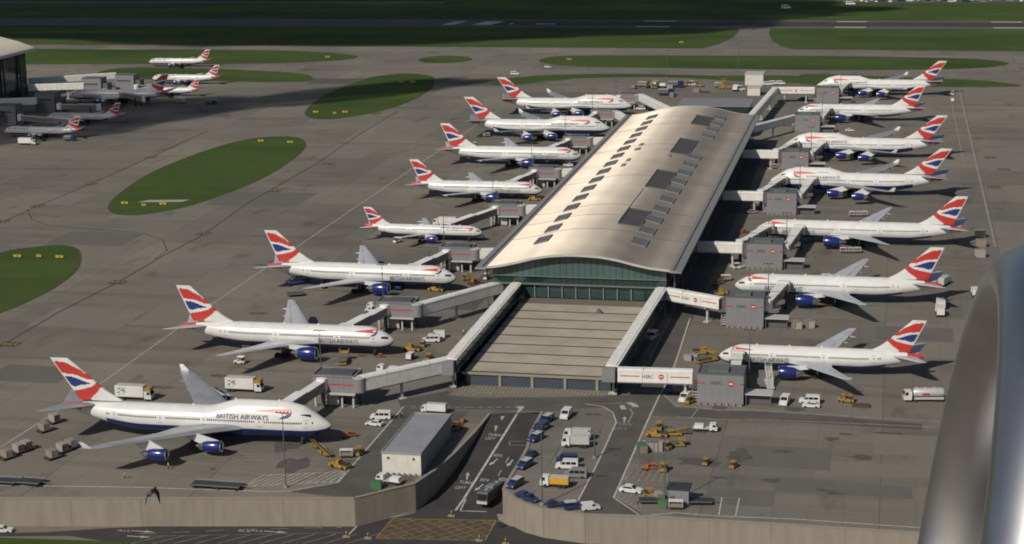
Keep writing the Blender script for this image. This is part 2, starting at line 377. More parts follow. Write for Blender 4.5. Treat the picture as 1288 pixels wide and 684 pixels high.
# grass islands between the taxiways
islands = {
 'A': [(-120, 61), (150, 62.5), (330, 63), (410, 66), (447, 71), (420, 76), (330, 79.5), (180, 80), (-120, 79)],
 'B': [(125, 92), (150, 86), (200, 85), (300, 88), (370, 92), (391, 97.5), (385, 102), (330, 103), (250, 101), (160, 98)],
 'C': [(529, 74.5), (545, 71), (565, 70), (585, 71.5), (591, 75), (575, 78), (550, 79), (535, 78)],
 'D': [(385, 141), (392, 147.5), (412, 149.5), (445, 146), (490, 136), (528, 120), (546, 104), (541, 96), (520, 93), (490, 94), (460, 99), (425, 113), (398, 128)],
 'E': [(139, 257), (144, 266.5), (160, 269.5), (188, 268), (235, 259), (292, 240), (340, 217), (370, 198), (383, 184), (376, 174.5), (352, 172), (308, 176), (258, 190), (200, 214), (158, 239)],
 'F': [(-60, 345), (0, 319), (40, 312), (75, 309), (95, 313.5), (99, 324), (93, 338), (72, 358), (38, 377), (0, 393), (-60, 412)],
 'G': [(681, 76.5), (700, 71), (760, 69.5), (900, 70), (1100, 71), (1220, 74), (1266, 80), (1215, 86), (1080, 88), (900, 86), (760, 84), (705, 81.5)],
 'H': [(616, 106), (640, 99), (690, 94.5), (780, 93), (900, 95), (998, 95.5), (1003, 104), (930, 102), (850, 97.5), (780, 97), (700, 100), (650, 106)],
 'I': [(1012, 94), (1060, 94), (1150, 98), (1230, 101), (1282, 108), (1200, 109), (1080, 107.5), (1010, 105)],
}
for k, pts in islands.items():
    o = blob(pts); c = sum(o, Vector()) / len(o)
    dz = 0.0007 * list(islands).index(k)
    sheet('worn_grass_border', [c + (p - c) * (1 + 1.6 / max(8, (p - c).length)) for p in o], 0.012 + dz, DRYEDGE)
    sheet('grass_island', o, 0.03 + dz, GRASS)
sheet('dark_taxiway', px([(389, 98.5), (550, 99), (640, 100), (700, 95), (720, 100), (640, 108), (545, 106.5), (388, 105)]), 0.018, ASPH)
# asphalt service roads
sheet('service_road', px([(500, 503), (560, 492), (800, 492), (835, 497), (850, 512), (1000, 520), (1160, 533), (1160, 541), (1000, 531), (845, 524), (800, 522), (760, 512), (690, 517), (505, 513)]), 0.014, ASPH)
vend = 840
def axis_road(pa, pb, v0, v1): return [(pa, v0), (pb, v0), (pb, v1), (pa, v1)]
uA, uB = at(819, 450).x, at(850, 450).x
sheet('service_road', axis_road(uA, uB, at(835, 490).y, vend), 0.016, ASPH)
sheet('service_road', px([(505, 512), (424, 606), (360, 618), (436, 626), (446, 626), (520, 604), (552, 560), (590, 517), (700, 517), (590, 512)])[:8], 0.02, ASPH)
sheet('service_road', px([(830, 497), (773, 625), (812, 649), (736, 647), (727, 630), (762, 560), (776, 532), (765, 514)]), 0.022, ASPH)
sheet('service_road', axis_road(-134 + 2, -124, 520, 900), 0.016, ASPH)
sheet('paved_forecourt', px([(562, 497), (585, 484), (768, 487), (800, 492), (790, 497), (700, 500), (600, 500)]), 0.03, PAVE)
hb = MB()
for i in range(44):
    a = at(575 + i * 5, 497.5); b = at(583 + i * 5, 486.5)
    if b.x < at(775, 488).x: hb.strip([(a.x, a.y), (b.x, b.y)], 0.3, 0.045)
tag(hb.build('forecourt_hatching', LINEDIM), kind='structure')
# painted lines
def line(pts, w, z=0.05, m=LINE, name='painted_line', fn=None):
    if fn is at_ramp: pts = [(lerp(a[0], b[0], i / 24), lerp(a[1], b[1], i / 24)) for a, b in zip(pts, pts[1:]) for i in range(25)]
    P = [(fn or at)(*p) for p in pts]; mb = MB()
    if fn is at_ramp: P = [p for i, p in enumerate(P) if i == 0 or (p - P[i - 1]).length > .05]
    if fn:
        for a, b in zip(P, P[1:]):
            d = (b - a); nr = Vector((-d.y, d.x, 0)).normalized() * w / 2; mb.add([a - nr, b - nr, b + nr, a + nr], [(0, 1, 2, 3)])
    else: mb.strip(P, w, z)
    return tag(mb.build(name, m), kind='structure')
def dashes(pts, w, dash, gap, z=0.05, m=LINE, name='dashed_line', fn=None):
    P = [(fn or at)(*p) for p in pts]; mb = MB()
    for a, b in zip(P, P[1:]):
        ln = (b - a).length; d = (b - a) / ln; nr = Vector((-d.y, d.x, 0)).normalized() * w / 2; t = 0
        while t < ln:
            p, q = a + d * t, a + d * min(ln, t + dash)
            if not fn: p.z = q.z = z
            mb.add([p - nr, q - nr, q + nr, p + nr], [(0, 1, 2, 3)]); t += dash + gap
    return tag(mb.build(name, m), kind='structure')
sx0 = at(220, 419).x
mbs = MB(); mbs.strip([(at(0, 563).x, at(0, 563).y), (at(126, 483).x, at(126, 483).y), (at(263, 385).x, at(263, 385).y), (at(370, 313).x, at(370, 313).y), (at(551, 190).x, at(551, 190).y), (at(625, 140).x, at(625, 140).y)], 0.36, 0.05)
tag(mbs.build('stand_limit_line', LINE), kind='structure')
line([(1207, 115), (1222, 180), (1237, 245), (1252, 310)], 0.75, m=LINEDIM); line([(1194, 115), (1203, 160), (1212, 205)], 0.4, m=LINEDIM)
line([(-200, 607), (0, 610.5), (175, 613), (335, 618.5)], 0.45); line([(425, 607), (508, 511)], 0.42); line([(335, 618.5), (365, 617.5), (425, 607)], 0.4)
dashes([(505, 511.5), (590, 512.5), (655, 512)], 0.45, 1.4, 0.9, m=LINEDIM)
line([(655, 513), (583, 628), (573, 642)], 0.55, fn=at_ramp); line([(586, 628), (579, 642)], 0.3, fn=at_ramp); line([(579, 642.5), (612, 643.5)], 0.45, fn=at_ramp)
wd = MB(); wd.add([at(649, 511, 0.05), at(660, 511, 0.05), at(655, 517, 0.05)], [(0, 1, 2)])
tag(wd.build('line_flare', LINE), kind='structure')
line([(831, 494), (812, 535), (772, 626)], 0.42); line([(772, 626), (806, 649)], 0.35); line([(831, 495), (845, 470), (868, 400)], 0.4)
line([(735, 508), (758, 511), (771, 519), (775, 531), (764, 556), (748, 590), (727, 630)], 0.36)
line([(735, 508), (795, 507)], 0.3, m=LINEDIM); line([(711, 560), (689, 590), (673, 616), (700, 617)], 0.3, m=LINEDIM)
line([(790, 506), (797, 509), (800, 512)], 1.6); line([(782, 510), (785, 515)], 1.3)
line([(793, 514), (796, 520), (790, 532)], 0.35, m=LINEDIM)
line([(850, 524), (905, 528), (958, 528), (1060, 532), (1190, 538)], 0.5, m=LINEDIM); line([(835, 497), (850, 510), (905, 516), (945, 516), (1190, 531)], 0.6, m=LINEDIM)
line([(806, 649), (850, 645), (900, 649), (1000, 653), (1160, 664)], 0.4); line([(908, 626), (904, 648)], 0.3); line([(930, 626.5), (925, 650)], 0.3); line([(880, 625), (932, 626.5)], 0.25, m=LINEDIM); line([(808, 610), (800, 640)], 0.25, m=LINEDIM)
line([(846, 394), (815, 457)], 0.35, m=LINEDIM)
line([(905, 452), (985, 446), (1060, 450)], 0.25, m=LINEDIM)
for (pts) in ([(420, 528), (445, 530)], [(300, 497), (410, 501)], [(205, 487), (285, 488)], [(255, 452), (330, 456)], [(870, 525), (878, 514)], [(950, 400), (1160, 398)], [(1040, 470), (1180, 472)], [(1060, 330), (1210, 332)]): line(pts, 0.3, m=LINEDIM)
def hatch_zone(corners, step, w, m=LINEDIM, name='hatched_zone'):
    a, b, c, d = [Vector((p.x, p.y)) for p in px(corners)]; mb = MB()
    nst = int((b - a).length / step)
    for i in range(nst + 1):
        t = i / max(1, nst); p = a.lerp(b, t); q = d.lerp(c, max(0.0, min(1.0, t + 0.12)))
        mb.strip([p, q], w, 0.05)
    mb.strip([a, b, c, d, a], 0.3, 0.052)
    tag(mb.build(name, m), kind='structure')
hatch_zone([(308, 612), (424, 606), (436, 593), (330, 598)], 1.6, 0.28, LINE)
hatch_zone([(786, 604), (838, 606), (840, 588), (797, 584)], 1.5, 0.25)
hatch_zone([(776, 627), (805, 640), (812, 620), (783, 616)], 1.4, 0.25)
# taxiway centre line marks and the square location markings on it
line([(-30, 455), (10, 430), (75, 392), (148, 355), (205, 322), (256, 295), (312, 255), (398, 206), (450, 170), (500, 140)], 0.55, m=mat('rubbered_line', (0.050, 0.045, 0.038), 0.9), name='taxiway_centre_line')
line([(-30, 290), (3, 279), (47, 259), (115, 231), (190, 197), (262, 164)], 0.55, m=MATS['rubbered_line'], name='taxiway_centre_line')
line([(35, 264), (40, 276), (60, 283), (130, 289), (180, 293), (205, 302), (210, 315), (195, 326)], 0.4, m=MATS['rubbered_line'], name='taxiway_centre_line')
MARKDK = mat('marking_ground', (0.05, 0.043, 0.032), 0.9)
for x, y in ((115, 231), (47, 259), (3, 278), (256, 294), (148, 355), (13, 433), (470, 143), (412, 206), (190, 198), (345, 240), (560, 100), (1250, 235), (1262, 213), (1246, 198)):
    p = at(x, y); w = 5.2 if y > 180 else 7
    mb = MB(); mb.add([(p.x - w / 2, p.y - 2.2, 0.06), (p.x + w / 2, p.y - 2.2, 0.06), (p.x + w / 2, p.y + 2.2, 0.06), (p.x - w / 2, p.y + 2.2, 0.06)], [(0, 1, 2, 3)])
    for i in range(3): mb.add([(p.x - w / 2 + 0.5 + i * w / 3.2, p.y - 0.9, 0.075), (p.x - w / 2 + 0.5 + i * w / 3.2 + w / 5, p.y - 0.9, 0.075), (p.x - w / 2 + 0.5 + i * w / 3.2 + w / 5, p.y + 0.9, 0.075), (p.x - w / 2 + 0.5 + i * w / 3.2, p.y + 0.9, 0.075)], [(0, 1, 2, 3)], 1)
    tag(mb.build('location_marking', [MARKDK, YLINE]), kind='structure')
# oil and tyre stains with a shape of their own
STAIN = mat('oil_stain', (0.060, 0.054, 0.047), 0.8, col2=(0.085, 0.077, 0.066), scale=0.5, world_co=True)
rs = random.Random(3)
for x, y, w, h in ((1083, 575, 7, 2.2), (1050, 620, 5, 1.6), (985, 568, 5, 1.5), (972, 604, 5, 1.5), (1045, 552, 4, 1.5), (930, 572, 7, 5), (880, 580, 14, 3.5), (870, 541, 10, 2), (1032, 616, 3, 1.2),
                   (290, 405, 9, 2.4), (325, 394, 9, 1.6), (330, 333, 8, 1.5), (345, 329, 6, 1.5), (310, 555, 2.5, 1.0), (330, 545, 2.2, 1), (268, 590, 1.6, 0.8), (372, 585, 9, 6), (360, 560, 10, 5), (1000, 515, 8, 2), (905, 513, 5, 2), (1065, 546, 4, 1), (690, 521, 4, 1.4), (752, 521, 2.5, 1.2), (740, 521, 2.5, 1.2), (785, 498, 2, 1), (205, 487, 8, 1.5), (1120, 545, 9, 1.0)):
    c = at(x, y); k = 14; pts = []
    for i in range(k):
        rr = rs.uniform(0.55, 1.1); pts.append((c.x + cos(2 * pi * i / k) * w / 2 * rr, c.y + sin(2 * pi * i / k) * h * rr))
    sheet('oil_stain', pts, 0.034, STAIN)
PATCH = [mat('concrete_patch', (0.172, 0.159, 0.138), 0.88, spec=.2, scale=.15, world_co=True, detail=8), mat('dark_concrete_patch', (0.124, 0.116, 0.105), 0.88, spec=.2, scale=.15, world_co=True, detail=8)]
for x, y, w, h, k in ((1090, 590, 22, 9, 0), (1140, 560, 15, 15, 0), (985, 575, 22, 15, 1), (1060, 615, 30, 8, 1), (930, 625, 15, 10, 1), (40, 470, 22, 15, 1), (110, 400, 30, 22, 0), (330, 250, 38, 30, 1), (250, 330, 22, 15, 0), (1230, 420, 15, 30, 0), (1270, 200, 22, 60, 0), (1150, 420, 22, 15, 1), (480, 330, 22, 15, 1), (120, 300, 30, 22, 1), (60, 250, 30, 22, 0), (600, 115, 45, 38, 0), (440, 190, 22, 38, 0), (700, 120, 60, 30, 1), (330, 580, 15, 10, 0)):
    c = at(x, y); sheet('concrete_patch', [(c.x - w / 2, c.y - h / 2), (c.x + w / 2, c.y - h / 2), (c.x + w / 2, c.y + h / 2), (c.x - w / 2, c.y + h / 2)], 0.004 + 0.0004 * (int(x) % 17), PATCH[k])
rs = random.Random(17); SOOT = mat('soft_soot', (0.098, 0.089, 0.077), 0.85, col2=(0.125, 0.114, 0.098), scale=0.4, world_co=True)
for (vx, vy, sg) in [(-131, 391, 1), (-136, 467, 1), (-137, 541, 1), (-145, 616, 1), (-138, 694, 1), (-136, 772, 1), (-135, 849, 1), (-135, 923, 1), (-42, 468, -1), (-45, 546, -1), (-44, 629, -1), (-45, 721, -1), (-45, 809, -1), (-45, 917, -1), (-40, 1012, -1)]:
    for j in range(11):
        s_, y_ = rs.uniform(-14, 44), rs.uniform(-26, 26) if j % 3 else rs.uniform(-4, 4); w, h = rs.uniform(1.0, 4.5), rs.uniform(.5, 1.6)
        if rs.random() < .25: w, h = rs.uniform(6, 12), rs.uniform(.3, .7)
        k = 13; P = []
        for i in range(k): q = rs.uniform(.5, 1.1); P.append((vx - sg * s_ + cos(2 * pi * i / k) * w * q, vy + y_ + sin(2 * pi * i / k) * h * q))
        sheet('oil_stain', P, 0.026 + j * .0006, SOOT if j % 2 else STAIN)
    for j in range(5):                              # curving tyre marks
        x0, y0 = vx + sg * rs.uniform(-12, 6), vy + rs.uniform(-22, 22); a = rs.uniform(-.5, .5); P = []
        for i in range(15): P.append((x0, y0)); a += rs.uniform(-.12, .16); x0 -= sg * 2.2 * cos(a); y0 += 2.2 * sin(a)
        mb_ = MB(); mb_.strip(P, .28, .024); mb_.strip([(x, y + 1.7) for x, y in P], .28, .024); tag(mb_.build('tyre_mark', SOOT), kind='structure')
# ------------------------------------------------------------------ lower road
lo = lambda pts: px(pts, LOW)
sheet('lower_grass', lo([(-300, 672), (0, 676), (90, 679), (210, 684), (330, 700), (-300, 760)]), LOW + 0.02, GRASS)
sheet('lower_road', lo([(-200, 676), (60, 669), (140, 664), (270, 659), (400, 655.5), (470, 654.5), (505, 650), (535, 641), (575, 632), (632, 640), (626, 652), (640, 661.5), (690, 672), (760, 681), (860, 694), (1400, 770), (1400, 860), (600, 760), (430, 700), (150, 684), (88, 674)]), LOW + 0.006, ASPHDK)
sheet('kerb_strip', lo([(446, 656), (500, 651), (528, 641), (541, 629), (536, 628), (522, 631), (446, 653)]), LOW + 0.14, KERB)
line([(180, 674.5), (300, 672.2), (400, 670.5), (432, 669.5)], 0.16, LOW + 0.04, LINEDIM, fn=lambda x, y: at(x, y, LOW + 0.04))
dashes([(175, 671.5), (300, 666), (430, 663)], 0.14, 4.0, 3.2, m=LINE, fn=lambda x, y: at(x, y, LOW + 0.04))
for i in range(11):
    x = 165 + i * 27
    line([(x + 42, 673.5 - i * 0.25), (x, 683.5)], 0.22, m=LINEDIM, fn=lambda a, b: at(a, b, LOW + 0.04))
line([(452, 658), (439, 672)], 0.35, m=LINE, fn=lambda a, b: at(a, b, LOW + 0.04))
sheet('kerb_strip', lo([(634, 640), (625, 647), (627, 655), (642, 662.5), (690, 671.5), (760, 681), (860, 694), (860, 688), (760, 676), (690, 667), (660, 655), (645, 645)]), LOW + 0.14, KERB)
# yellow box junction
q = [at(*p, LOW + 0.04) for p in ((494, 652), (624, 654.5), (610, 680), (473, 677))]
sheet('box_junction_ground', [p for p in q], LOW + 0.03, mat('box_asphalt', (0.085, 0.06, 0.035), 0.85, col2=(0.05, 0.042, 0.034), scale=0.35, world_co=True))
yb = MB()
for a, b in ((0, 1), (1, 2), (2, 3), (3, 0)): yb.strip([q[a], q[b]], 0.3, LOW + 0.06)
for i in range(-3, 8):
    for s in (1, -1):
        P = []
        for j in range(0, 21):
            t = j / 20; u = i / 7 + t * 0.55 if s > 0 else i / 7 + 0.55 - t * 0.55
            if 0 <= u <= 1: P.append(q[0].lerp(q[1], u).lerp(q[3].lerp(q[2], u), t))
        if len(P) > 1: yb.strip(P, 0.2, LOW + 0.05)
tag(yb.build('box_junction_lines', YLINE), kind='structure')
# road words and arrows
def ground_text(body, px0, size, fn, rz=0.0, sx=1.0, name='road_lettering', m=LINE):
    V, Fc = text_mesh(body, 1.0)
    o = fn(*px0); w = max(v[0] for v in V); mb = MB(); c, s = cos(rz), sin(rz); P = []
    for x, y, _ in V:
        x, y = (x - w / 2) * size * sx, y * size * 1.6
        X, Y = o.x + x * c - y * s, o.y + x * s + y * c
        P.append((X, Y, (ramp_z(Y) if fn is at_ramp else o.z) + 0.03))
    mb.add(P, Fc); return tag(mb.build(name, m), kind='structure')
def arrow(px0, size, fn, rz=0.0, bend=0, m=LINE):
    o = fn(*px0); mb = MB(); c, s = cos(rz), sin(rz)
    def T(x, y): X, Y = o.x + x * c - y * s, o.y + x * s + y * c; return (X, Y, (ramp_z(Y) if fn is at_ramp else o.z) + 0.03)
    h = size
    mb.add([T(-0.18, 0), T(0.18, 0), T(0.18 + bend, h * 0.6), T(-0.18 + bend, h * 0.6)], [(0, 1, 2, 3)])
    mb.add([T(bend - 0.6, h * 0.58), T(bend + 0.6, h * 0.58), T(bend * 1.8, h)], [(0, 1, 2)])
    return tag(mb.build('road_arrow', m), kind='structure')
lowat = lambda x, y: at(x, y, LOW + 0.03)
rzr = R(-4)
for (tx, ty), (lx, ly), (ax, ay) in (((621, 548.5), (616, 553), (623, 542)), ((585, 608.5), (578.5, 615), (587, 603))):
    ground_text('TURN', (tx, ty), 1.25, at_ramp, rzr); ground_text('LEFT', (lx, ly), 1.25, at_ramp, rzr); arrow((ax, ay), 3.4, at_ramp, rzr, -0.4)
ground_text('NSR', (627, 571), 1.2, at_ramp, pi + rzr); arrow((626, 577), 3.6, at_ramp, pi + rzr, 0.6)
ground_text('NSR', (610, 602), 1.2, at_ramp, pi + rzr); arrow((608, 609), 3.6, at_ramp, pi + rzr, 0.6)
ground_text('NSR', (634, 601), 1.4, at_ramp, pi + rzr); arrow((645, 578.5), 3.4, at_ramp, pi + rzr, 0.3)
dashes([(640, 575), (622, 606)], 0.18, 3.0, 3.5, fn=at_ramp)
tri = MB(); tri.add([at_ramp(630, 523.5), at_ramp(635, 523.5), at_ramp(630.5, 529)], [(0, 1, 2)]); tag(tri.build('give_way_marking', LINE), kind='structure')
line([(641, 556), (641, 560), (660, 560)], 0.25, m=LINEDIM, fn=at_ramp); line([(641, 555), (661, 555)], 0.25, m=LINEDIM, fn=at_ramp)
ground_text('TURN', (783, 534.5), 1.6, at, -0.1, m=LINEDIM); ground_text('LEFT', (780, 540.5), 1.6, at, -0.1, m=LINEDIM); arrow((785, 531), 4.5, at, 0, -0.3)
ground_text('ALL', (327, 661), 0.9, lowat, 0, 2.2); ground_text('SLR', (307, 669), 0.9, lowat, 0, 2.2); ground_text('ALL', (322, 668.6), 0.9, lowat, 0, 2.2); ground_text('ALL', (155, 668.5), 0.9, lowat, 0, 2.2)
for x, y in ((337, 660), (332, 668), (165, 667.5), (160, 674)): arrow((x, y), 5.5, lowat, -pi / 2)
# ------------------------------------------------------------------ aircraft
# local frame: nose tip over the origin, +x forward, z = 0 on the ground; s is the distance aft of the nose
TYPES = {
 '747': dict(L=68.3, W=3.25, cz=5.4, rt=3.45, rb=3.35, nz=5.0, tz=7.5, hump=(1.9, 3.0, 24.0),
   wing=[(17.5, 2.2, 15.5, 4.2), (21.0, 3.1, 16.0, 4.3), (29.5, 12.0, 9.6, 5.4), (46.2, 31.0, 3.9, 7.6)], winglet=(1.6, 0.55),
   eng=[(23.4, 11.7, 2.6, 1.5, 5.7), (33.4, 20.9, 3.35, 1.5, 5.7)], fin=[(54.0, 63.8, 9.0), (66.3, 70.9, 19.4)], stab=[(59.0, 1.2, 9.5, 8.0), (67.3, 11.0, 2.8, 9.3)],
   gear=[(30.5, 5.5), (33.5, 1.9)], ngear=7.5, doors=[5.5, 17.0, 31.0, 42.0, 54.0], win=(4.0, 56.0), doorz=5.0, text=(14.7, 6.68, 1.10, 13.0), ribbon=(9.6, 7.75, 9.2, 1.75)),
 '777': dict(L=63.6, W=3.1, cz=5.35, rt=3.1, rb=3.1, nz=4.6, tz=6.5, hump=None,
   wing=[(18.8, 2.0, 15.2, 3.6), (21.2, 2.9, 14.6, 3.8), (27.4, 9.6, 8.6, 4.8), (39.3, 30.2, 2.0, 7.2)], winglet=None,
   eng=[(19.6, 9.6, 2.75, 1.92, 6.6)], fin=[(48.8, 59.6, 8.2), (60.0, 64.2, 18.5)], stab=[(54.2, 1.2, 7.6, 7.0), (62.2, 10.7, 2.5, 8.4)],
   gear=[(31.5, 5.5)], ngear=5.9, doors=[5.2, 15.8, 34.0, 49.0], win=(6.5, 51.0), doorz=4.6, text=(9.6, 4.0, 1.35, 11.6), ribbon=(4.6, 6.75, 6.2, 1.30)),
 '777L': dict(L=73.6, W=3.1, cz=5.35, rt=3.1, rb=3.1, nz=4.6, tz=6.5, hump=None,
   wing=[(24.0, 2.0, 15.2, 3.6), (26.4, 2.9, 14.6, 3.8), (32.8, 9.6, 8.6, 4.8), (46.4, 32.3, 1.4, 7.4)], winglet=None,
   eng=[(24.6, 9.6, 2.85, 2.0, 7.0)], fin=[(58.8, 69.6, 8.2), (70.0, 74.2, 18.5)], stab=[(64.2, 1.2, 7.6, 7.0), (72.2, 10.7, 2.5, 8.4)],
   gear=[(37.0, 5.5)], ngear=5.9, doors=[5.2, 15.8, 29.0, 44.0, 59.0], win=(6.5, 61.0), doorz=4.6, text=(9.6, 4.0, 1.35, 11.6), ribbon=(4.6, 6.75, 6.2, 1.30)),
 '767': dict(L=54.0, W=2.6, cz=4.7, rt=2.7, rb=2.7, nz=4.0, tz=5.8, hump=None,
   wing=[(16.4, 1.6, 12.6, 3.2), (18.6, 2.4, 11.6, 3.4), (23.4, 8.0, 7.0, 4.2), (33.6, 24.6, 2.2, 6.2)], winglet=None,
   eng=[(16.4, 7.9, 2.4, 1.72, 6.0)], fin=[(41.4, 50.4, 7.1), (50.8, 54.5, 15.8)], stab=[(45.6, 1.0, 6.6, 6.0), (52.4, 9.3, 2.2, 7.0)],
   gear=[(26.5, 4.6)], ngear=5.0, doors=[4.4, 14.2, 28.0, 41.0], win=(5.6, 43.0), doorz=4.0, text=(8.6, 3.5, 1.2, 10.2), ribbon=(3.9, 5.85, 5.4, 1.15)),
 '321': dict(L=44.2, W=1.98, cz=3.75, rt=2.05, rb=2.05, nz=3.4, tz=4.9, hump=None,
   wing=[(14.6, 1.2, 8.2, 2.7), (16.2, 1.9, 7.6, 2.8), (20.0, 6.4, 4.2, 3.4), (25.2, 16.8, 1.6, 4.6)], winglet=None,
   eng=[(15.4, 5.75, 1.75, 1.25, 4.6)], fin=[(35.2, 42.0, 5.7), (41.4, 44.4, 11.8)], stab=[(38.0, 0.8, 4.8, 4.8), (42.6, 6.2, 1.7, 5.4)],
   gear=[(22.5, 3.8)], ngear=5.1, doors=[4.4, 14.0, 27.0, 36.0], win=(5.5, 36.5), doorz=3.2, text=(7.0, 4.55, 0.85, 8.0), ribbon=(3.4, 4.55, 4.4, 0.8)),
}
RUP = [(0, .58), (.04, .73), (.32, .89), (.75, .918), (.95, .91)]; RLO = [(0, .50), (.16, .495), (.42, .60), (.95, .635)]
BUP = [(.22, .405), (.60, .545), (.95, .565)]; BLO = [(.22, .395), (.62, .355), (.84, .305), (.95, .33)]
LUP = [(-.1, .43), (.06, .408), (.22, .345), (.55, .28), (.87, .225), (1.0, .21)]; LLO = [(-.1, .36), (.1, .285), (.285, .20), (.61, .06), (.85, -.12), (1.0, -.2)]
def flag(s, h):
    if s < .95 and interp(s, RLO) < h < interp(s, RUP): return 1
    if .22 < s < .95 and interp(s, BLO) < h < interp(s, BUP): return 2
    if interp(s, LLO) < h < interp(s, LUP): return 1
    return 0
def make_aircraft(ty, name, label):
    p = TYPES[ty]; L, W, cz = p['L'], p['W'], p['cz']
    root = thing(name, label, 'airliner')
    nose_len, tail_len = W * (3.3 if p['hump'] else 2.6), W * 6.6
    def section(s):
        """half width, centre height, top and bottom radius at distance s"""
        if s < nose_len:
            t = max(s, 0.0) / nose_len; k = max(0.0, 1 - (1 - t) ** 2.0) ** 0.60
            w = W * k; rt = p['rt'] * max(0.0, 1 - (1 - t) ** 1.9) ** 0.66; rb = p['rb'] * max(0.0, 1 - (1 - t) ** 2.4) ** 0.6
            c = lerp(p['nz'], cz, t * t * (3 - 2 * t))
        elif s > L - tail_len:
            t = min(1, (s - (L - tail_len)) / tail_len); k = max(0.05, 1 - t ** 1.75 * 0.95)
            w = W * max(0.06, 1 - t ** 1.9 * 0.94); top = cz + p['rt'] - t ** 2.2 * (cz + p['rt'] - p['tz'] - 0.55)
            bot = lerp(cz - p['rb'], p['tz'] - 0.35, (t ** 1.45))
            c = (top + bot) / 2; rt = top - c; rb = c - bot
        else: w, c, rt, rb = W, cz, p['rt'], p['rb']
        if p['hump']:
            hh, s0, s1 = p['hump']
            if s < s1 + 7:
                a = min(1, max(0, (s - 0.8) / 9.0)); a = a * a * (3 - 2 * a); b = min(1, max(0, (s1 + 7 - s) / 9.0)); b = b * b * (3 - 2 * b)
                rt += hh * a * b
        return w, c, rt, rb
    def surf(s, a):                                # a: angle from starboard side up and round
        w, c, rt, rb = section(s); ca, sa = cos(a), sin(a); r = rt if sa > 0 else rb
        ww = w
        if p['hump'] and sa > 0: ww = w * (1 - 0.16 * min(1.0, (rt - 3.45) / 1.9 if rt > 3.45 else 0) * max(0, sa - 0.15))
        return Vector((-s, ww * ca, c + r * sa))
    NA = 40
    st = [0.02, 0.12, 0.3, 0.6, 1.0, 1.5, 2.1, 2.8, 3.6, 4.5, 5.5, 6.6, nose_len] + [nose_len + (L - tail_len - nose_len) * i / 10 for i in range(1, 10)] + [L - tail_len + tail_len * i / 16 for i in range(17)]
    if p['hump']: st += [nose_len + .8 * i for i in range(1, 29)]
    st = sorted(set(round(min(x, L), 3) for x in st))
    rr = [[surf(s, 2 * pi * k / NA) for k in range(NA)] for s in st]
    def fm(i, k):
        a = 2 * pi * (k + 0.5) / NA; s = (st[i] + st[i + 1]) / 2
        if s > L - 0.072 * L and (s > L - 0.04 * L or sin(a) > -0.1): return 2
        if sin(a) < (-0.33 if p['hump'] else -0.56) and s < L - tail_len * 0.55: return 1
        return 0
    fb = MB(); fb.rings(rr, 0, True, True, fm)
    fus = fb.build('fuselage', [WHITE, NAVY, RED], root, smooth=50)
    # decals that follow the skin: points given by (s, z) on one side
    def skin(s, z, side, off=0.05):
        w, c, rt, rb = section(s); r = rt if z > c else rb
        sa = max(-0.98, min(0.98, (z - c) / max(r, 0.05))); a = asin(sa); q = surf(s, a)
        return Vector((-s, side * (q.y + off * cos(a)), z + off * sa))
    wm = MB()
    for side in (1, -1):
        s = p['win'][0]
        while s < p['win'][1]:
            if all(abs(s - d) > 1.0 for d in p['doors']):
                z = p['doorz'] + 1.05 + (0.15 if p['hump'] else 0.25)
                if s > L - tail_len: z += 0.12 * (s - (L - tail_len)) * 0.3
                wm.add([skin(s + 0.14, z - 0.2, side), skin(s - 0.14, z - 0.2, side), skin(s - 0.14, z + 0.2, side), skin(s + 0.14, z + 0.2, side)], [(0, 1, 2, 3)])
            s += 0.53
        if p['hump']:
            s = 19.2
            while s < 23.4:
                z = 9.05; wm.add([skin(s + 0.13, z - 0.18, side), skin(s - 0.13, z - 0.18, side), skin(s - 0.13, z + 0.18, side), skin(s + 0.13, z + 0.18, side)], [(0, 1, 2, 3)]); s += 0.6
    wm.build('cabin_windows', GLASSDK, root, kind='stuff')
    DOOR = mat('door_outline', (0.20, 0.20, 0.21), 0.5)
    for side in (1, -1):
        for d in p['doors']:
            m = MB(); z0 = p['doorz']; z1 = z0 + 1.9; hw = 0.52
            if d > L - tail_len: z0 += 0.3; z1 += 0.3
            for a, b, c2, e in ((-hw, -hw + .1, z0, z1), (hw - .1, hw, z0, z1), (-hw, hw, z1 - .1, z1), (-hw, hw, z0, z0 + .1)):
                m.add([skin(d + a, c2, side, .03), skin(d + b, c2, side, .03), skin(d + b, e, side, .03), skin(d + a, e, side, .03)], [(0, 1, 2, 3)])
            m.add([skin(d - .18, z0 + 1.0, side, .04), skin(d + .18, z0 + 1.0, side, .04), skin(d + .18, z0 + 1.4, side, .04), skin(d - .18, z0 + 1.4, side, .04)], [(0, 1, 2, 3)])
            m.build('cabin_door', DOOR, root)
    # cockpit panes
    cs0, cs1, ca0, ca1 = (4.4, 6.9, 0.78, 1.0) if p['hump'] else (W * 0.42, W * 1.02, 0.50, 0.92)
    for side in (1, -1):
        for k in range(3):
            s0 = lerp(cs0, cs1, k / 3) + 0.02; s1 = lerp(cs0, cs1, (k + 1) / 3) - 0.02; m = MB(); Q = []
            for s, a in ((s0, ca0 - .05 * k), (s1, ca0 - .05 * (k + 1)), (s1 + .12, ca1 - .12 * (k + 1)), (s0 + .12, ca1 - .12 * k)):
                q = surf(s, a); q2 = surf(s, a); Q.append(Vector((q.x + .03, side * (q.y + .05 * cos(a)), q.z + .05 * sin(a))))
            m.add(Q, [(0, 1, 2, 3)]); m.build('cockpit_pane', GLASSDK, root)
    # airline name and ribbon on both sides
    ts, tz, th, tl = p['text']; V, Fc = text_mesh('BRITISH AIRWAYS', 1.0); tw = max(v[0] for v in V); hh = max(v[1] for v in V)
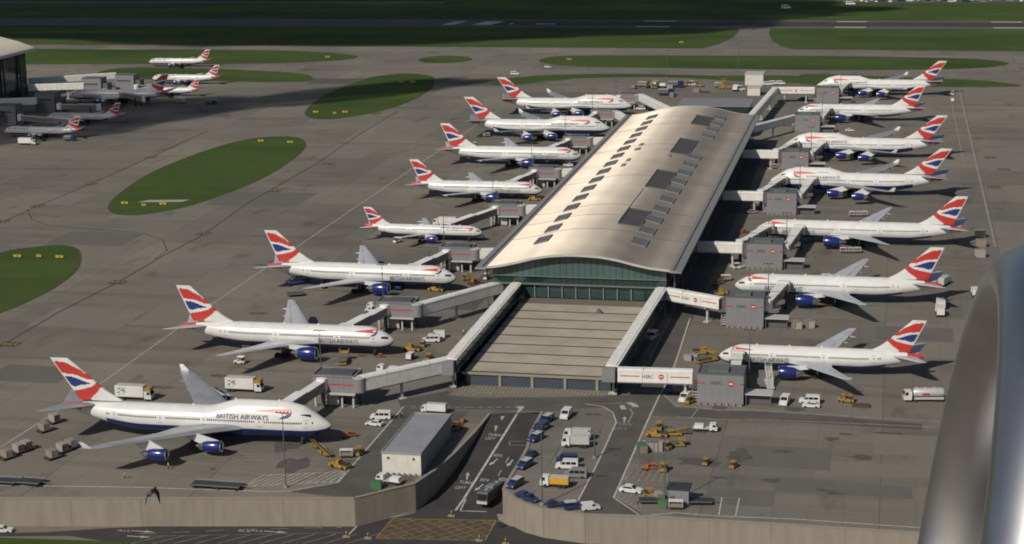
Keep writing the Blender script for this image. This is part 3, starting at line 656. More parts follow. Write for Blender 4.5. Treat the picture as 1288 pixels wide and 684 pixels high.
    for side in (1, -1):
        bm = bmesh.new(); vs = [bm.verts.new(v) for v in V]; bm.verts.ensure_lookup_table()
        for f in Fc:
            try: bm.faces.new([vs[i] for i in f])
            except ValueError: pass
        for q in (0.25, 0.5, 0.75): bmesh.ops.bisect_plane(bm, geom=bm.verts[:] + bm.edges[:] + bm.faces[:], plane_co=(0, hh * q, 0), plane_no=(0, 1, 0))
        bm.verts.index_update(); m = MB(); P = []
        for v in bm.verts:
            u = v.co.x / tw; s = ts + u * tl if side > 0 else ts + tl - u * tl
            P.append(skin(s, tz + v.co.y / hh * th, side, 0.15 if p['hump'] else 0.06))
        m.add(P, [tuple(v.index for v in f.verts) for f in bm.faces]); bm.free()
        m.build('airline_lettering', INK, root, kind='stuff')
        rs_, rz_, rl, rh = p['ribbon']; m = MB(); n = 22       # red upper sweep, blue return at the front end
        for i in range(n):
            def edge_pts(t):
                up = rz_ + rh * (0.85 - 0.30 * t + 0.12 * sin(t * pi)); lw = up - rh * 0.60 * (1 - t) ** 0.7 - 0.04
                return rs_ + rl * t, up, lw
            a, b = edge_pts(i / n), edge_pts((i + 1) / n)
            m.add([skin(q[0], q[1], side, .11 if p['hump'] else .05) for q in ((a[0], a[2]), (b[0], b[2]), (b[0], b[1]), (a[0], a[1]))], [(0, 1, 2, 3)], 0)
        pts = [(0.0, 0.9), (-.045, 0.62), (-.05, 0.30), (-.02, .02), (.06, -.22), (.16, -.34), (.27, -.36)]; inn = [(0.03, 0.28), (.035, 0.26), (.05, 0.2), (.08, .12), (.14, .0), (.2, -.14), (.27, -.34)]
        for (a, b), (c2, d) in zip(zip(pts, inn), zip(pts[1:], inn[1:])):
            ii = pts.index(a); m.add([skin(rs_ + rl * q[0], rz_ + rh * q[1], side, .13 if p['hump'] else .06) for q in (b, d, c2, a)], [(0, 1, 2, 3)], 1 if ii > 0 else 0)
        m.build('ribbon_emblem', [mat('ribbon_red', (0.55, 0.05, 0.035), 0.4), FLAGBLUE], root)
    # wings
    def foil(s, y, ch, z, th, sg, n=7):
        up = []; lw = []
        for i in range(n + 1):
            t = 1 - cos(pi * i / n / 2 + 0) if False else (i / n) ** 1.5; th_ = th * ch * (1.48 * sqrt(max(t, 0)) - 0.63 * t - 1.76 * t * t + 1.42 * t**3 - 0.5 * t**4)
            up.append(Vector((-(s + t * ch), sg * y, z + th_ * 1.1))); lw.append(Vector((-(s + t * ch), sg * y, z - th_ * 0.75)))
        return up + lw[::-1][1:-1]
    wmat = WINGGREY if ty == '747' else WINGPALE
    for sg in (1, -1):
        W_ = p['wing']; m = MB(); rr = []
        for (a, b) in zip(W_, W_[1:]):
            for i in range(4):
                t = i / 4; rr.append(foil(*[lerp(a[j], b[j], t) for j in range(2)], lerp(a[2], b[2], t), lerp(a[3], b[3], t) , 0.115 if a[1] < 9 else 0.10, sg))
        e = W_[-1]; rr.append(foil(*e, 0.09, sg)); rr.append(foil(e[0] + e[2] * .5, e[1] + 0.35, e[2] * .45, e[3] + .03, 0.05, sg))
        m.rings(rr); wing = m.build('wing', wmat, root, smooth=50)
        if p['winglet']:
            hgt, out = p['winglet']; m = MB()
            m.rings([foil(e[0] + 1.0, e[1], e[2] * .6, e[3], .07, sg), foil(e[0] + 2.0 + hgt * .6, e[1] + out, e[2] * .26, e[3] + hgt, .07, sg)]); m.build('winglet', WHITE, wing, smooth=50)
        k = W_[2]
        for f in (0.15, 0.45, 0.72):
            y = lerp(k[1], e[1], f); s = lerp(k[0], e[0], f); ch = lerp(k[2], e[2], f); z = lerp(k[3], e[3], f)
            m = MB(); m.lathe([(0, .02), (.5, .24), (1.5, .3), (2.4, .18), (3.1, .02)], (-(s + ch * .62), sg * y, z - .42), (-1, 0, -.06), 8); m.build('flap_fairing', wmat, wing, smooth=50)
        m = MB()                                   # aileron and flap gap lines along the trailing edge
        for f0, f1 in ((0.06, 0.34), (0.36, 0.62), (0.66, 0.93)):
            a0 = [lerp(k[j], e[j], f0) for j in range(4)]; a1 = [lerp(k[j], e[j], f1) for j in range(4)]
            def top(a, t): th_ = 0.10 * a[2] * (1.48 * sqrt(t) - 0.63 * t - 1.76 * t * t + 1.42 * t**3 - 0.5 * t**4); return Vector((-(a[0] + t * a[2]), sg * a[1], a[3] + th_ * 1.1 + .035))
            m.add([top(a0, .70), top(a1, .70), top(a1, .73), top(a0, .73)], [(0, 1, 2, 3)])
        m.build('flap_gap', DOOR, wing)
        for es, ey, ez, er, el in p['eng']:
            en = MB(); en.lathe([(0.25, er * .86), (0.9, er * .97), (el * .33, er * 1.0), (el * .6, er * .93), (el * .80, er * .76)], (-es, sg * ey, ez), (-1, 0, 0), 28)
            eng = en.build('engine', NAVY, root, smooth=60)
            q = MB(); q.lathe([(0.30, er * .70), (0.08, er * .76), (0.0, er * .81), (0.08, er * .84), (0.27, er * .865)], (-es, sg * ey, ez), (-1, 0, 0), 28); q.build('inlet_lip', CHROME, eng, smooth=60)
            q = MB(); q.lathe([(0.30, er * .70), (1.0, er * .70)], (-es, sg * ey, ez), (-1, 0, 0), 24); q.build('inlet_duct', STEEL, eng, smooth=60)
            q = MB(); q.lathe([(0.75, .02), (1.1, er * .2), (1.12, er * .70)], (-es, sg * ey, ez), (-1, 0, 0), 24); q.build('fan', DKMETAL, eng, smooth=30)
            q = MB(); q.lathe([(el * .80, er * .74), (el * .92, er * .62), (el * 1.0, er * .50), (el * .97, er * .4)], (-es, sg * ey, ez), (-1, 0, 0), 24); q.build('exhaust_nozzle', CHROME, eng, smooth=60)
            q = MB(); q.lathe([(el * .9, er * .40), (el * 1.05, er * .3), (el * 1.18, .03)], (-es, sg * ey, ez), (-1, 0, 0), 16); q.build('exhaust_cone', STEEL, eng, smooth=60)
            wz = interp(ey, [(w[1], w[3]) for w in W_]); ws = interp(ey, [(w[1], w[0]) for w in W_]); q = MB()
            pf = [(-(es + el * .14), ez + er * .95), (-(ws + .3), wz + .25), (-(ws + 5.0), wz - .1), (-(es + el * .95), ez + er * .45)]
            q.prism_y(pf, sg * ey - .22, sg * ey + .22); q.build('pylon', WHITE, eng)
    # fin with the flag art, stabilisers
    (l0, t0, z0), (l1, t1, z1) = p['fin']; fm_ = MB(); ns, nh = 34, 52
    def fin_pt(s, h, sd):
        le, te = lerp(l0, l1, h), lerp(t0, t1, h)
        if h < .30: le -= (0.30 - h) ** 2 * 4.6 * (t0 - l0) * 0.36
        x = le + s * (te - le); T = (te - le) * 0.045
        return Vector((-x, sd * T * sqrt(max(0, 1 - abs(2 * s - .8) ** 2.6 / 1.0 if s < .4 else 1 - ((s - .4) / .6) ** 1.7)), lerp(z0, z1, h)))
    for sd in (1, -1):
        o = len(fm_.v)
        for i in range(nh + 1):
            for j in range(ns + 1): fm_.v.append(tuple(fin_pt(j / ns, i / nh, sd)))
        for i in range(nh):
            for j in range(ns):
                a = o + i * (ns + 1) + j; fm_.f.append((a, a + 1, a + ns + 2, a + ns + 1))
                h_ = (i + .5) / nh; s_ = (j + .5) / ns
                if h_ < .30:                       # keep the art on the straight leading edge line
                    le, te = lerp(l0, l1, h_), lerp(t0, t1, h_); le2 = le - (0.30 - h_) ** 2 * 4.6 * (t0 - l0) * 0.36; s_ = ((le2 + s_ * (te - le2)) - le) / (te - le)
                fm_.m.append(flag(s_, h_))
    fm_.add([fin_pt(j / ns, 1, 1) for j in range(ns + 1)] + [fin_pt(j / ns, 1, -1) for j in range(ns + 1)], [(j, j + 1, ns + 2 + j, ns + 1 + j) for j in range(ns)])
    fm_.add([fin_pt(1, i / nh, 1) for i in range(nh + 1)] + [fin_pt(1, i / nh, -1) for i in range(nh + 1)], [(j, j + 1, nh + 2 + j, nh + 1 + j) for j in range(nh)])
    fm_.build('tail_fin', [WHITE, RED, FLAGBLUE], root, smooth=60)
    for sg in (1, -1):
        a, b = p['stab']; m = MB()
        m.rings([foil(a[0], a[1] * .2, a[2], a[3] - .1, .09, sg), foil(a[0], a[1], a[2], a[3], .09, sg), foil(*b, .08, sg), foil(b[0] + b[2] * .5, b[1] + .2, b[2] * .4, b[3], .05, sg)]); m.build('tailplane', WHITE if ty == '321' else wmat, root, smooth=50)
    # undercarriage
    def wheels(g, s, y, r, w, dx, dy):
        for ax in dx:
            for yy in dy:
                q = MB(); q.lathe([(-w / 2, r * .55), (-w / 2, r * .9), (-w * .3, r), (w * .3, r), (w / 2, r * .9), (w / 2, r * .55)], (-s + ax, y + yy, r), (0, 1, 0), 14, cap=True); q.build('wheel', RUBBER, g, smooth=40)
    big = W > 2.5
    for (gs, gy) in p['gear']:
        for sg in (1, -1):
            g = MB(); zt = cz - p['rb'] * .55; g.tube((-gs, sg * gy, .6), (-gs, sg * gy * .92, zt), .22, .26); g.bar((-gs - 1.4, sg * gy, .62), (-gs + 1.4, sg * gy, .62), .25); g.bar((-gs + .3, sg * gy, 1.0), (-gs + 1.6, sg * gy * .8, zt), .14)
            gg = g.build('main_gear', STEEL, root)
            wheels(gg, gs, sg * gy, .62 if big else .55, .42, (-1.35, 0, 1.35) if ty.startswith('777') else (-.72, .72) if big else (0,), (-.5, .5))
    g = MB(); g.tube((-p['ngear'], 0, .5), (-p['ngear'], 0, cz - p['rb'] * .6), .16, .2); g.bar((-p['ngear'], 0, .9), (-p['ngear'] + 1.3, 0, cz - p['rb'] * .7), .12)
    ng = g.build('nose_gear', STEEL, root); wheels(ng, p['ngear'], 0, .48, .34, (0,), (-.36, .36))
    # belly fairing and beacon, blade aerials
    m = MB(); ws, we = p['wing'][0][0], p['wing'][0][0] + p['wing'][0][2]; rr = []
    for i in range(9):
        t = i / 8; k = sin(pi * (0.08 + .84 * t)) ** .5; rr.append([Vector((-lerp(ws - 2.5, we + 3, t), W * 1.02 * k * cos(a), cz - p['rb'] * .42 + p['rb'] * .78 * k * sin(a))) for a in [pi + pi * j / 12 for j in range(13)]])
    m.rings(rr, 0, False, False); m.build('belly_fairing', NAVY, root, smooth=60)
    for s in (L * .18, L * .34, L * .5):
        m = MB(); w, c, rt, rb = section(s); m.prism_y([(-s, c + rt - .05), (-s - .7, c + rt - .05), (-s - .55, c + rt + .35), (-s - .3, c + rt + .35)], -.04, .04); m.build('aerial', WHITE, root)
    return root

PLANES = [  # type, nose x, nose y, heading, scale, label
 ('747', -129.0, 390.7, 1.2, 1.0, 'four-engined jumbo nearest the camera, parked at lower left by the catering trucks'),
 ('777', -134.8, 467.3, 0.1, 1.0, 'twin-engined widebody just behind the nearest left jumbo, its nose by the second left gate'),
 ('777', -135.0, 542.0, -0.4, 1.0, 'twin-engined widebody with a white high-lift truck raised against its tail'),
 ('321', -143.2, 615.7, 0.0, 1.0, 'small narrow-bodied airliner, shortest of those along the left of the terminal'),
 ('767', -136.5, 694.0, 0.8, 1.0, 'mid-sized twin-engined airliner parked beyond the small narrow-bodied one on the left'),
 ('777', -134.2, 772.3, 0.3, 0.992, 'twin-engined widebody on the left in front of the two farthest left jumbos'),
 ('747', -133.4, 848.8, 1.0, 1.01, 'four-engined jumbo, nearer of the two at the far left end of the terminal'),
 ('747', -133.3, 923.5, 0.9, 1.01, 'farthest jumbo on the left of the terminal, nose by the end gate building'),
 ('767', -43.8, 468.0, 180.0, 1.0, 'nearest airliner on the right of the terminal with steps against its side'),
 ('777', -46.4, 545.7, 180.3, 0.985, 'right-hand twin-engined widebody with a white truck behind its tail cone'),
 ('777L', -46.1, 629.2, 179.5, 0.98, 'longest twin-engined airliner, third from the camera on the right side'),
 ('747', -47.5, 721.2, 178.8, 1.004, 'nearest of the jumbos on the right of the terminal, beside the fourth grey tower'),
 ('747', -47.2, 809.2, 179.0, 1.006, 'middle jumbo of the three on the right of the terminal'),
 ('777', -47.3, 917.0, 179.8, 0.985, 'twin-engined widebody parked between two jumbos at the far right'),
 ('747', -41.8, 1011.8, 179.6, 0.992, 'farthest jumbo on the right, tail against the grass strip'),
]
NAMES = {'747': 'jumbo_jet', '777': 'widebody_airliner', '777L': 'widebody_airliner', '767': 'widebody_airliner', '321': 'narrowbody_airliner'}
PROTO = {}
def place_aircraft(ty, x, y, hd, sc, label, z=0.0, group='airliners parked round the terminal'):
    if ty in PROTO: o = copy_tree(PROTO[ty])
    else: o = PROTO[ty] = make_aircraft(ty, NAMES[ty], label)
    o.location = (x, y, z); o.rotation_euler = (0, 0, R(hd)); o.scale = (sc,) * 3
    return tag(o, label, 'airliner', group)
for a in PLANES: place_aircraft(*a)
# the second terminal's aircraft at upper left, tails towards us
def far_plane(tx, ty_, nx, ny, label, kind='321', grp='airliners parked at the left-hand terminal'):
    t = at(tx, ty_); nse = at(nx, ny); L = TYPES[kind]['L']; d = nse - t; sc = min(1.05, max(0.70, d.length / L))
    place_aircraft(kind, nse.x, nse.y, math.degrees(atan2(d.y, d.x)), sc, label, group=grp)
far_plane(265, 84, 188, 83.5, 'white airliner taxiing alone across the far taxiway at upper left', grp='airliners taxiing')
for tx, ty_, L_, lab in ((277, 106, 44, 'farthest parked airliner at the left-hand terminal, below the taxiing one'), (252, 121, 38, 'second farthest parked airliner at the left-hand terminal'), (214, 131, 60, 'large airliner with a white fuselage in the middle of the left-hand stands'), (153, 156, 42, 'shaded airliner, second nearest at the left-hand terminal'), (103, 174, 42, 'nearest shaded airliner at the left-hand terminal, a long truck beside it')):
    t = at(tx, ty_); k = '321' if L_ < 50 else '777'; sc = L_ / TYPES[k]['L']
    place_aircraft(k, t.x - L_, t.y + (0.5), 179.5, sc, lab, group='airliners parked at the left-hand terminal')
# ------------------------------------------------------------------ the terminal
PROF = [(-120.6, 13.6), (-117.5, 14.0), (-110.9, 15.4), (-104.8, 17.0), (-98.8, 17.9), (-92.7, 18.2), (-86.6, 18.0), (-80.5, 17.2), (-74.4, 15.8), (-69.6, 14.9), (-66.5, 14.6), (-63.6, 14.3)]
def roof_z(u): return smooth_interp(u, PROF)
def roof_metal():
    m = bpy.data.materials.new('brushed_roof_metal'); m.use_nodes = True; nt = m.node_tree; N = nt.nodes; L = nt.links
    b = N['Principled BSDF']; b.inputs['Roughness'].default_value = 0.56; b.inputs['Metallic'].default_value = 0.82
    b.inputs['Anisotropic'].default_value = 0.945
    tc = N.new('ShaderNodeNewGeometry')
    n = N.new('ShaderNodeTexNoise'); n.inputs['Scale'].default_value = 0.06; n.inputs['Detail'].default_value = 6; L.new(tc.outputs['Position'], n.inputs['Vector'])
    r = N.new('ShaderNodeValToRGB'); e = r.color_ramp.elements; e[0].position = .3; e[0].color = (0.285, 0.252, 0.215, 1); e[1].position = .7; e[1].color = (0.36, 0.32, 0.275, 1)
    L.new(n.outputs['Fac'], r.inputs[0]); L.new(r.outputs[0], b.inputs['Base Color'])
    # standing seams run across the building, arching over it
    w = N.new('ShaderNodeTexWave'); w.wave_type = 'BANDS'; w.bands_direction = 'Y'; w.inputs['Scale'].default_value = 0.26; w.inputs['Distortion'].default_value = 0.0
    L.new(tc.outputs['Position'], w.inputs['Vector'])
    bp = N.new('ShaderNodeBump'); bp.inputs['Strength'].default_value = 0.12; bp.inputs['Distance'].default_value = 0.05; L.new(w.outputs['Fac'], bp.inputs['Height']); L.new(bp.outputs[0], b.inputs['Normal'])
    t = N.new('ShaderNodeTangent'); t.direction_type = 'UV_MAP'; L.new(t.outputs[0], b.inputs['Tangent'])
    return m
ROOF = roof_metal()
GUTTER = mat('gutter_metal', (0.30, 0.29, 0.275), 0.5, metal=0.4)
GLASS = mat('green_glass', (0.018, 0.042, 0.042), 0.12, spec=0.7, col2=(0.03, 0.06, 0.057), scale=0.2)
GLASSPALE = mat('pale_green_glass', (0.062, 0.105, 0.10), 0.25, spec=0.6, col2=(0.05, 0.088, 0.085), scale=0.15)
GLASSNIGHT = mat('dim_green_glass', (0.014, 0.032, 0.032), 0.1, spec=0.8)
BLUEGLASS = mat('slate_blue_glass', (0.050, 0.062, 0.082), 0.35, spec=0.6)
V0, V1 = 521.5, 836.0
UL, UR_ = PROF[0][0], PROF[-1][0]
BO = Vector((-92, 525, 0)); BI = Matrix.Translation(-BO)
term = thing('terminal_building', 'long terminal with curved metal roof and green glass front amid the aircraft', 'terminal', BO)
US = [UL + (UR_ - UL) * i / 48 for i in range(49)]
mb = MB(); VS = [V0 + (V1 - V0) * i / 6 for i in range(7)]
mb.rings([[(u, v, roof_z(u)) for u in US] for v in VS], 0, False, False)
mb.rings([[(u, v, roof_z(u) - 0.45) for u in US] for v in VS], 0, False, False)
for v in (V0, V1): mb.rings([[(u, v, roof_z(u)) for u in US], [(u, v, roof_z(u) - 0.45) for u in US]], 0, False, False)
rf = mb.xform(BI).build('roof', ROOF, term, smooth=50)
uvl = rf.data.uv_layers.new(name='UVMap')
for lp in rf.data.loops:
    co = rf.data.vertices[lp.vertex_index].co; uvl.data[lp.index].uv = (co.y / 320, co.x / 60)
def on_roof(u, v, dz=0.0): return (u, v, roof_z(u) + dz)
# roof expansion joints and edge trims
for v in (560, 583, 600, 656, 727, 783):
    m = MB(); 
    m.rings([[on_roof(u, v - .14, -.02) for u in US], [on_roof(u, v - .14, .07) for u in US], [on_roof(u, v + .14, .07) for u in US], [on_roof(u, v + .14, -.02) for u in US]], 0, False, False)
    m.xform(BI).build('roof_joint', GREYDK, rf)
for v in (V0, V1):
    m = MB(); m.rings([[on_roof(u, v - .3, -.5) for u in US], [on_roof(u, v - .3, .12) for u in US], [on_roof(u, v + .25, .12) for u in US], [on_roof(u, v + .25, -.5) for u in US]], 0, False, False)
    m.xform(BI).build('roof_edge', GREYLT, rf)
for sgn, u0 in ((-1, UL), (1, UR_)):              # broad gutters and sloping eaves
    z = roof_z(u0); m = MB()
    P = [(0, .15), (1.1 * sgn, .02), (3.6 * sgn, -0.35), (3.6 * sgn, -0.75), (0, -.7)]
    m.rings([[(u0 + a - 0.3 * sgn, v, z + b) for a, b in P] for v in (V0 - .6, V1 + .6)], 0, True, True)
    m.xform(BI).build('eave', GUTTER, term)
    m = MB(); m.box(u0 + 0.9 * sgn - .12, u0 + 0.9 * sgn + .12, V0 - .6, V1 + .6, z + .04, z + .30); m.xform(BI).build('gutter_rail', GREYDK, term)
# skylights
for i in range(16):
    v = 549.5 + i * 17.5
    for u0, u1, nm in ((-109.9, -106.0, 1), (-79.0, -74.6, 0)):
        if nm == 0 and i in (10, 11): continue
        m = MB(); m.add([on_roof(u0, v - 4.6, .28), on_roof(u1, v - 4.6, .28), on_roof(u1, v + 4.6, .28), on_roof(u0, v + 4.6, .28)], [(0, 1, 2, 3)])
        gl_ = m.xform(BI).build('skylight', mat('skylight_glass', (0.105, 0.102, 0.092), 0.3, spec=0.5) if nm else mat('skylight_glass_pale', (0.115, 0.117, 0.11), 0.35, spec=0.4), term)
        m = MB()
        for a, b in (((u0 - .25, v - 4.9), (u1 + .25, v - 4.5)), ((u0 - .25, v + 4.5), (u1 + .25, v + 4.9)), ((u0 - .35, v - 4.5), (u0 + .05, v + 4.5)), ((u1 - .05, v - 4.5), (u1 + .35, v + 4.5))):
            (x0, y0), (x1, y1) = a, b
            q = [on_roof(x0, y0, .4), on_roof(x1, y0, .4), on_roof(x1, y1, .4), on_roof(x0, y1, .4)]; ql = [on_roof(x0, y0, -.1), on_roof(x1, y0, -.1), on_roof(x1, y1, -.1), on_roof(x0, y1, -.1)]
            m.add(ql + q, [(4, 5, 6, 7), (0, 1, 5, 4), (1, 2, 6, 5), (2, 3, 7, 6), (3, 0, 4, 7)])
        fr = m.xform(BI).build('skylight_frame', mat('skylight_trim', (0.19, 0.175, 0.155), 0.7), gl_)
for u, v, w in ((-101, 716, 2.2), (-101, 727, 1.6), (-101, 690, 1.4), (-101.3, 679, 1.6), (-86, 700, 1.2)):
    m = MB(); q = [on_roof(u + a, v + b, .3) for a, b in ((-w / 2, -3), (w / 2, -3), (w / 2, 3), (-w / 2, 3))]; ql = [on_roof(u + a, v + b, -.1) for a, b in ((-w / 2, -3), (w / 2, -3), (w / 2, 3), (-w / 2, 3))]
    m.add(ql + q, [(4, 5, 6, 7), (0, 1, 5, 4), (1, 2, 6, 5), (2, 3, 7, 6), (3, 0, 4, 7)]); m.xform(BI).build('roof_hatch', mat('hatch_cover', (0.24, 0.225, 0.2), 0.6), term)
# sunken plant wells in the roof: dark louvred floors inside a raised upstand
WELL = mat('plant_well_louvres', (0.022, 0.022, 0.024), 0.9)
for v0, v1 in ((568.5, 594), (633.5, 668), (707, 742.5), (781.5, 808)):
    u0, u1 = -86.5, -79.4; m = MB()
    nl = int((v1 - v0) / 1.0)
    m.add([on_roof(u0, v0, .06), on_roof(u1, v0, .06), on_roof(u1, v1, .06), on_roof(u0, v1, .06)], [(0, 1, 2, 3)])
    wl_ = m.xform(BI).build('plant_well', WELL, term)
    m = MB()
    for i in range(nl):
        v = v0 + .3 + i; m.add([on_roof(u0 + .2, v, .08), on_roof(u1 - .2, v, .08), on_roof(u1 - .2, v + .45, .26), on_roof(u0 + .2, v + .45, .26)], [(0, 1, 2, 3)])
    m.xform(BI).build('louvres', mat('louvre_blade', (0.045, 0.045, 0.048), 0.8), wl_, kind='stuff')
    for a, b, c2, d in ((u0 - .25, u1 + .25, v0 - .3, v0), (u0 - .25, u1 + .25, v1, v1 + .3), (u0 - .25, u0, v0, v1), (u1, u1 + .25, v0, v1)):
        m = MB(); q = [on_roof(a, c2, .42), on_roof(b, c2, .42), on_roof(b, d, .42), on_roof(a, d, .42)]; ql = [on_roof(a, c2, -.2), on_roof(b, c2, -.2), on_roof(b, d, -.2), on_roof(a, d, -.2)]
        m.add(ql + q, [(4, 5, 6, 7), (0, 1, 5, 4), (1, 2, 6, 5), (2, 3, 7, 6), (3, 0, 4, 7)]); m.xform(BI).build('upstand', mat('well_trim', (0.13, 0.12, 0.11), 0.8), wl_)
m = MB(); m.bar(on_roof(-86.9, 630, .2), on_roof(-87.2, 575, .2), .25, .2); m.bar(on_roof(-87.2, 575, .2), on_roof(-87.0, 568.6, .2), .25, .2); m.xform(BI).build('roof_cable_tray', GREYLT, term)
# front: upper pale glass following the curve, dark band, then the bays over the lower roof
ZF = 3.7
F0, F1, VF = -119.0, -65.2, 524.4
nb = 28
for i in range(nb):
    a, b = lerp(F0, F1, i / nb) + .05, lerp(F0, F1, (i + 1) / nb) - .05
    m = MB(); v = [(a, VF, 10.6), (b, VF, 10.6), (b, VF, roof_z(b) - .5), (a, VF, roof_z(a) - .5)]; v += [(x, VF + .12, z) for x, _, z in v]
    m.add(v, [(0, 1, 2, 3), (7, 6, 5, 4), (0, 3, 7, 4), (1, 5, 6, 2), (3, 2, 6, 7), (0, 4, 5, 1)]); m.xform(BI).build('glass_panel', GLASSPALE, term)
    m = MB(); m.box(a, b, VF + .35, VF + .45, 8.25, 10.35); m.xform(BI).build('glass_panel', GLASSNIGHT, term)
m = MB(); m.box(F0 - .1, F1 + .1, VF - .35, VF + .3, 10.36, 10.6); m.box(F0 - .1, F1 + .1, VF - .5, VF + .3, 7.85, 8.24); m.xform(BI).build('transom', mat('green_grey_trim', (0.11, 0.15, 0.145), 0.5), term)
bays = [(-110.2 + 38.5 * i / 9, -110.2 + 38.5 * (i + 1) / 9) for i in range(9)]
for a, b in bays:
    m = MB(); m.box(a + .25, b - .25, VF + .8, VF + .9, ZF, 7.84); m.xform(BI).build('glass_bay', GLASS, term)
    m = MB(); m.box(a - .12, a + .12, VF + .2, VF + .75, ZF, 7.86); m.xform(BI).build('mullion', mat('mullion_metal', (.24, .25, .245), .5), term)
m = MB()
for a, b in ((F0, -110.4), (-71.5, F1)): m.box(a, b, VF + .5, VF + .7, 0.1, 7.85)
m.box(F0, F1, VF + 1.2, V1 - 4, 0.05, 13.2)
m.xform(BI).build('core_wall', GLASSNIGHT, term)
# long sides: glazing bays set back under the eaves
nbays = 60
for sgn, uw in ((-1, -118.6), (1, -65.6)):
    for i in range(nbays):
        a = lerp(VF + 1.4, V1 - 4.4, i / nbays); b = lerp(VF + 1.4, V1 - 4.4, (i + 1) / nbays)
        m = MB(); m.box(min(uw, uw + .2 * sgn), max(uw, uw + .2 * sgn), a + .15, b - .15, 4.2, 12.9); m.xform(BI).build('side_glazing', GLASSNIGHT if i % 3 else GLASS, term)
        m = MB(); m.box(min(uw, uw + .35 * sgn), max(uw, uw + .35 * sgn), a + .15, b - .15, 0.1, 3.9); m.xform(BI).build('ground_bay', GREYDK if i % 4 else GREY, term)
    m = MB(); m.box(min(uw, uw + .8 * sgn), max(uw, uw + .8 * sgn), VF + 1.4, V1 - 4.4, 3.9, 4.2); m.box(min(uw, uw + .5 * sgn), max(uw, uw + .5 * sgn), VF + 1.4, V1 - 4.4, 8.3, 8.5); m.xform(BI).build('side_ledge', GREY, term)
    for i in range(31):
        v = lerp(VF + 2, V1 - 5, i / 30); m = MB(); m.bar((uw + 2.6 * sgn, v, 0), (uw + 2.6 * sgn, v, 13.4), .4); m.xform(BI).build('eave_column', GREYDK, term)
# lower hall: a flat roof of eight long slabs with dark joints
H0, H1, HV0, HV1 = -109.4, -70.2, 443.6, VF + .4
ROOFSLAB = mat('roof_felt', (0.365, 0.328, 0.268), 0.85, spec=0.3, col2=(0.30, 0.268, 0.215), scale=0.12, world_co=True, detail=8)
hall_in = -108.6, -71.0
m = MB(); m.box(H0, H1, HV0 + .6, HV1, 2.6, 3.35); m.xform(BI).build('lower_roof_base', GREYDK, term)
sl = [HV0 + 1.0 + (HV1 - 8 - HV0) * i / 8 for i in range(9)]
for a, b in zip(sl, sl[1:]):
    m = MB(); m.box(H0 + .2, H1 - .2, a + .30, b - .44, 3.3, 3.62); m.xform(BI).build('roof_slab', ROOFSLAB, term)
    m = MB(); m.box(H0 + .2, H1 - .2, a - .42, a + .28, 3.36, 3.70); m.xform(BI).build('roof_joint', mat('bitumen', (.06, .052, .042), .9), term)
m = MB(); m.box(H0 + .2, H1 - .2, sl[-1] + .3, HV1 - .1, 3.3, 3.55); m.xform(BI).build('roof_slab', mat('shaded_felt', (0.135, 0.12, 0.10), 0.85, scale=.3), term)  # rear strip below the front: shade painted in as a darker felt
m = MB(); m.box(H0 - .3, H1 + .3, HV0 - .25, HV0 + .9, 3.1, 3.5); m.box(H0 - .3, H1 + .3, HV0 - .25, HV0 + .1, 3.5, 3.72); m.xform(BI).build('fascia', KERB, term)
for i in range(5):
    a = lerp(-116.5, -70.0, i / 5) + .0; a = [-108.4, -98.9, -90.2, -81.4, -72.9][i]
    b = [-99.7, -91.0, -82.2, -73.7, -69.8][i]
    m = MB(); m.box(a, b, HV0 + .25, HV0 + .4, 0.08, 3.08); m.xform(BI).build('front_bay', BLUEGLASS, term)
    if i < 4: m = MB(); m.box(b + .05, b + .75, HV0 - .15, HV0 + .8, 0, 3.08); m.xform(BI).build('front_column', KERB, term)
m = MB(); m.box(H0 + .3, H1 - .3, HV0 + 1.9, HV1, 0.03, 2.6); m.xform(BI).build('hall_core', GREYDK, term)
m = MB(); m.box(-84, -82.6, 508, 509.6, 3.6, 4.4); m.box(-83.6, -83, 508.4, 509, 4.4, 5.0); m.xform(BI).build('roof_vent', GREYDK, term)

# ------------------------------------------------------------------ galleries and link bridges
PANEL = mat('white_bridge_panel', (0.68, 0.67, 0.63), 0.45, col2=(0.60, 0.585, 0.55), scale=0.5)
BROOF = mat('bridge_roof', (0.72, 0.71, 0.68), 0.45, col2=(0.62, 0.61, 0.585), scale=0.35)
def sign_text(parent, body, org, ux, uz, h, m, name='sign_lettering'):
    V, Fc = text_mesh(body, 1.0)
    if not V: return
    hh = max(v[1] for v in V); k = h / hh; mb = MB(); mb.add([org + ux * (v[0] * k) + uz * (v[1] * k) for v in V], Fc); return mb.build(name, m, parent)
def hexagon_emblem(parent, c, ux, uz, r, nrm):     # red and white hexagon of four red triangles in a red ring
    m = MB(); n = 20
    m.add([c + (ux * cos(2 * pi * i / n) + uz * sin(2 * pi * i / n)) * r * 1.75 for i in range(n)], [tuple(range(n))], 1)
    o = nrm * .03; p = lambda a, b: c + o + ux * (a * r) + uz * (b * r)
    m.add([p(-1, .5), p(1, .5), p(1, -.5), p(-1, -.5)], [(0, 1, 2, 3)], 0)
    o = nrm * .05; p = lambda a, b: c + o + ux * (a * r) + uz * (b * r)
    for t in (((-.5, .52), (.5, .52), (0, 0)), ((-.5, -.52), (.5, -.52), (0, 0))): m.add([p(*q) for q in t], [(0, 1, 2)], 1)
    m.build('sign_emblem', [mat('sign_white', (0.8, 0.78, 0.75), 0.4), RED], parent)
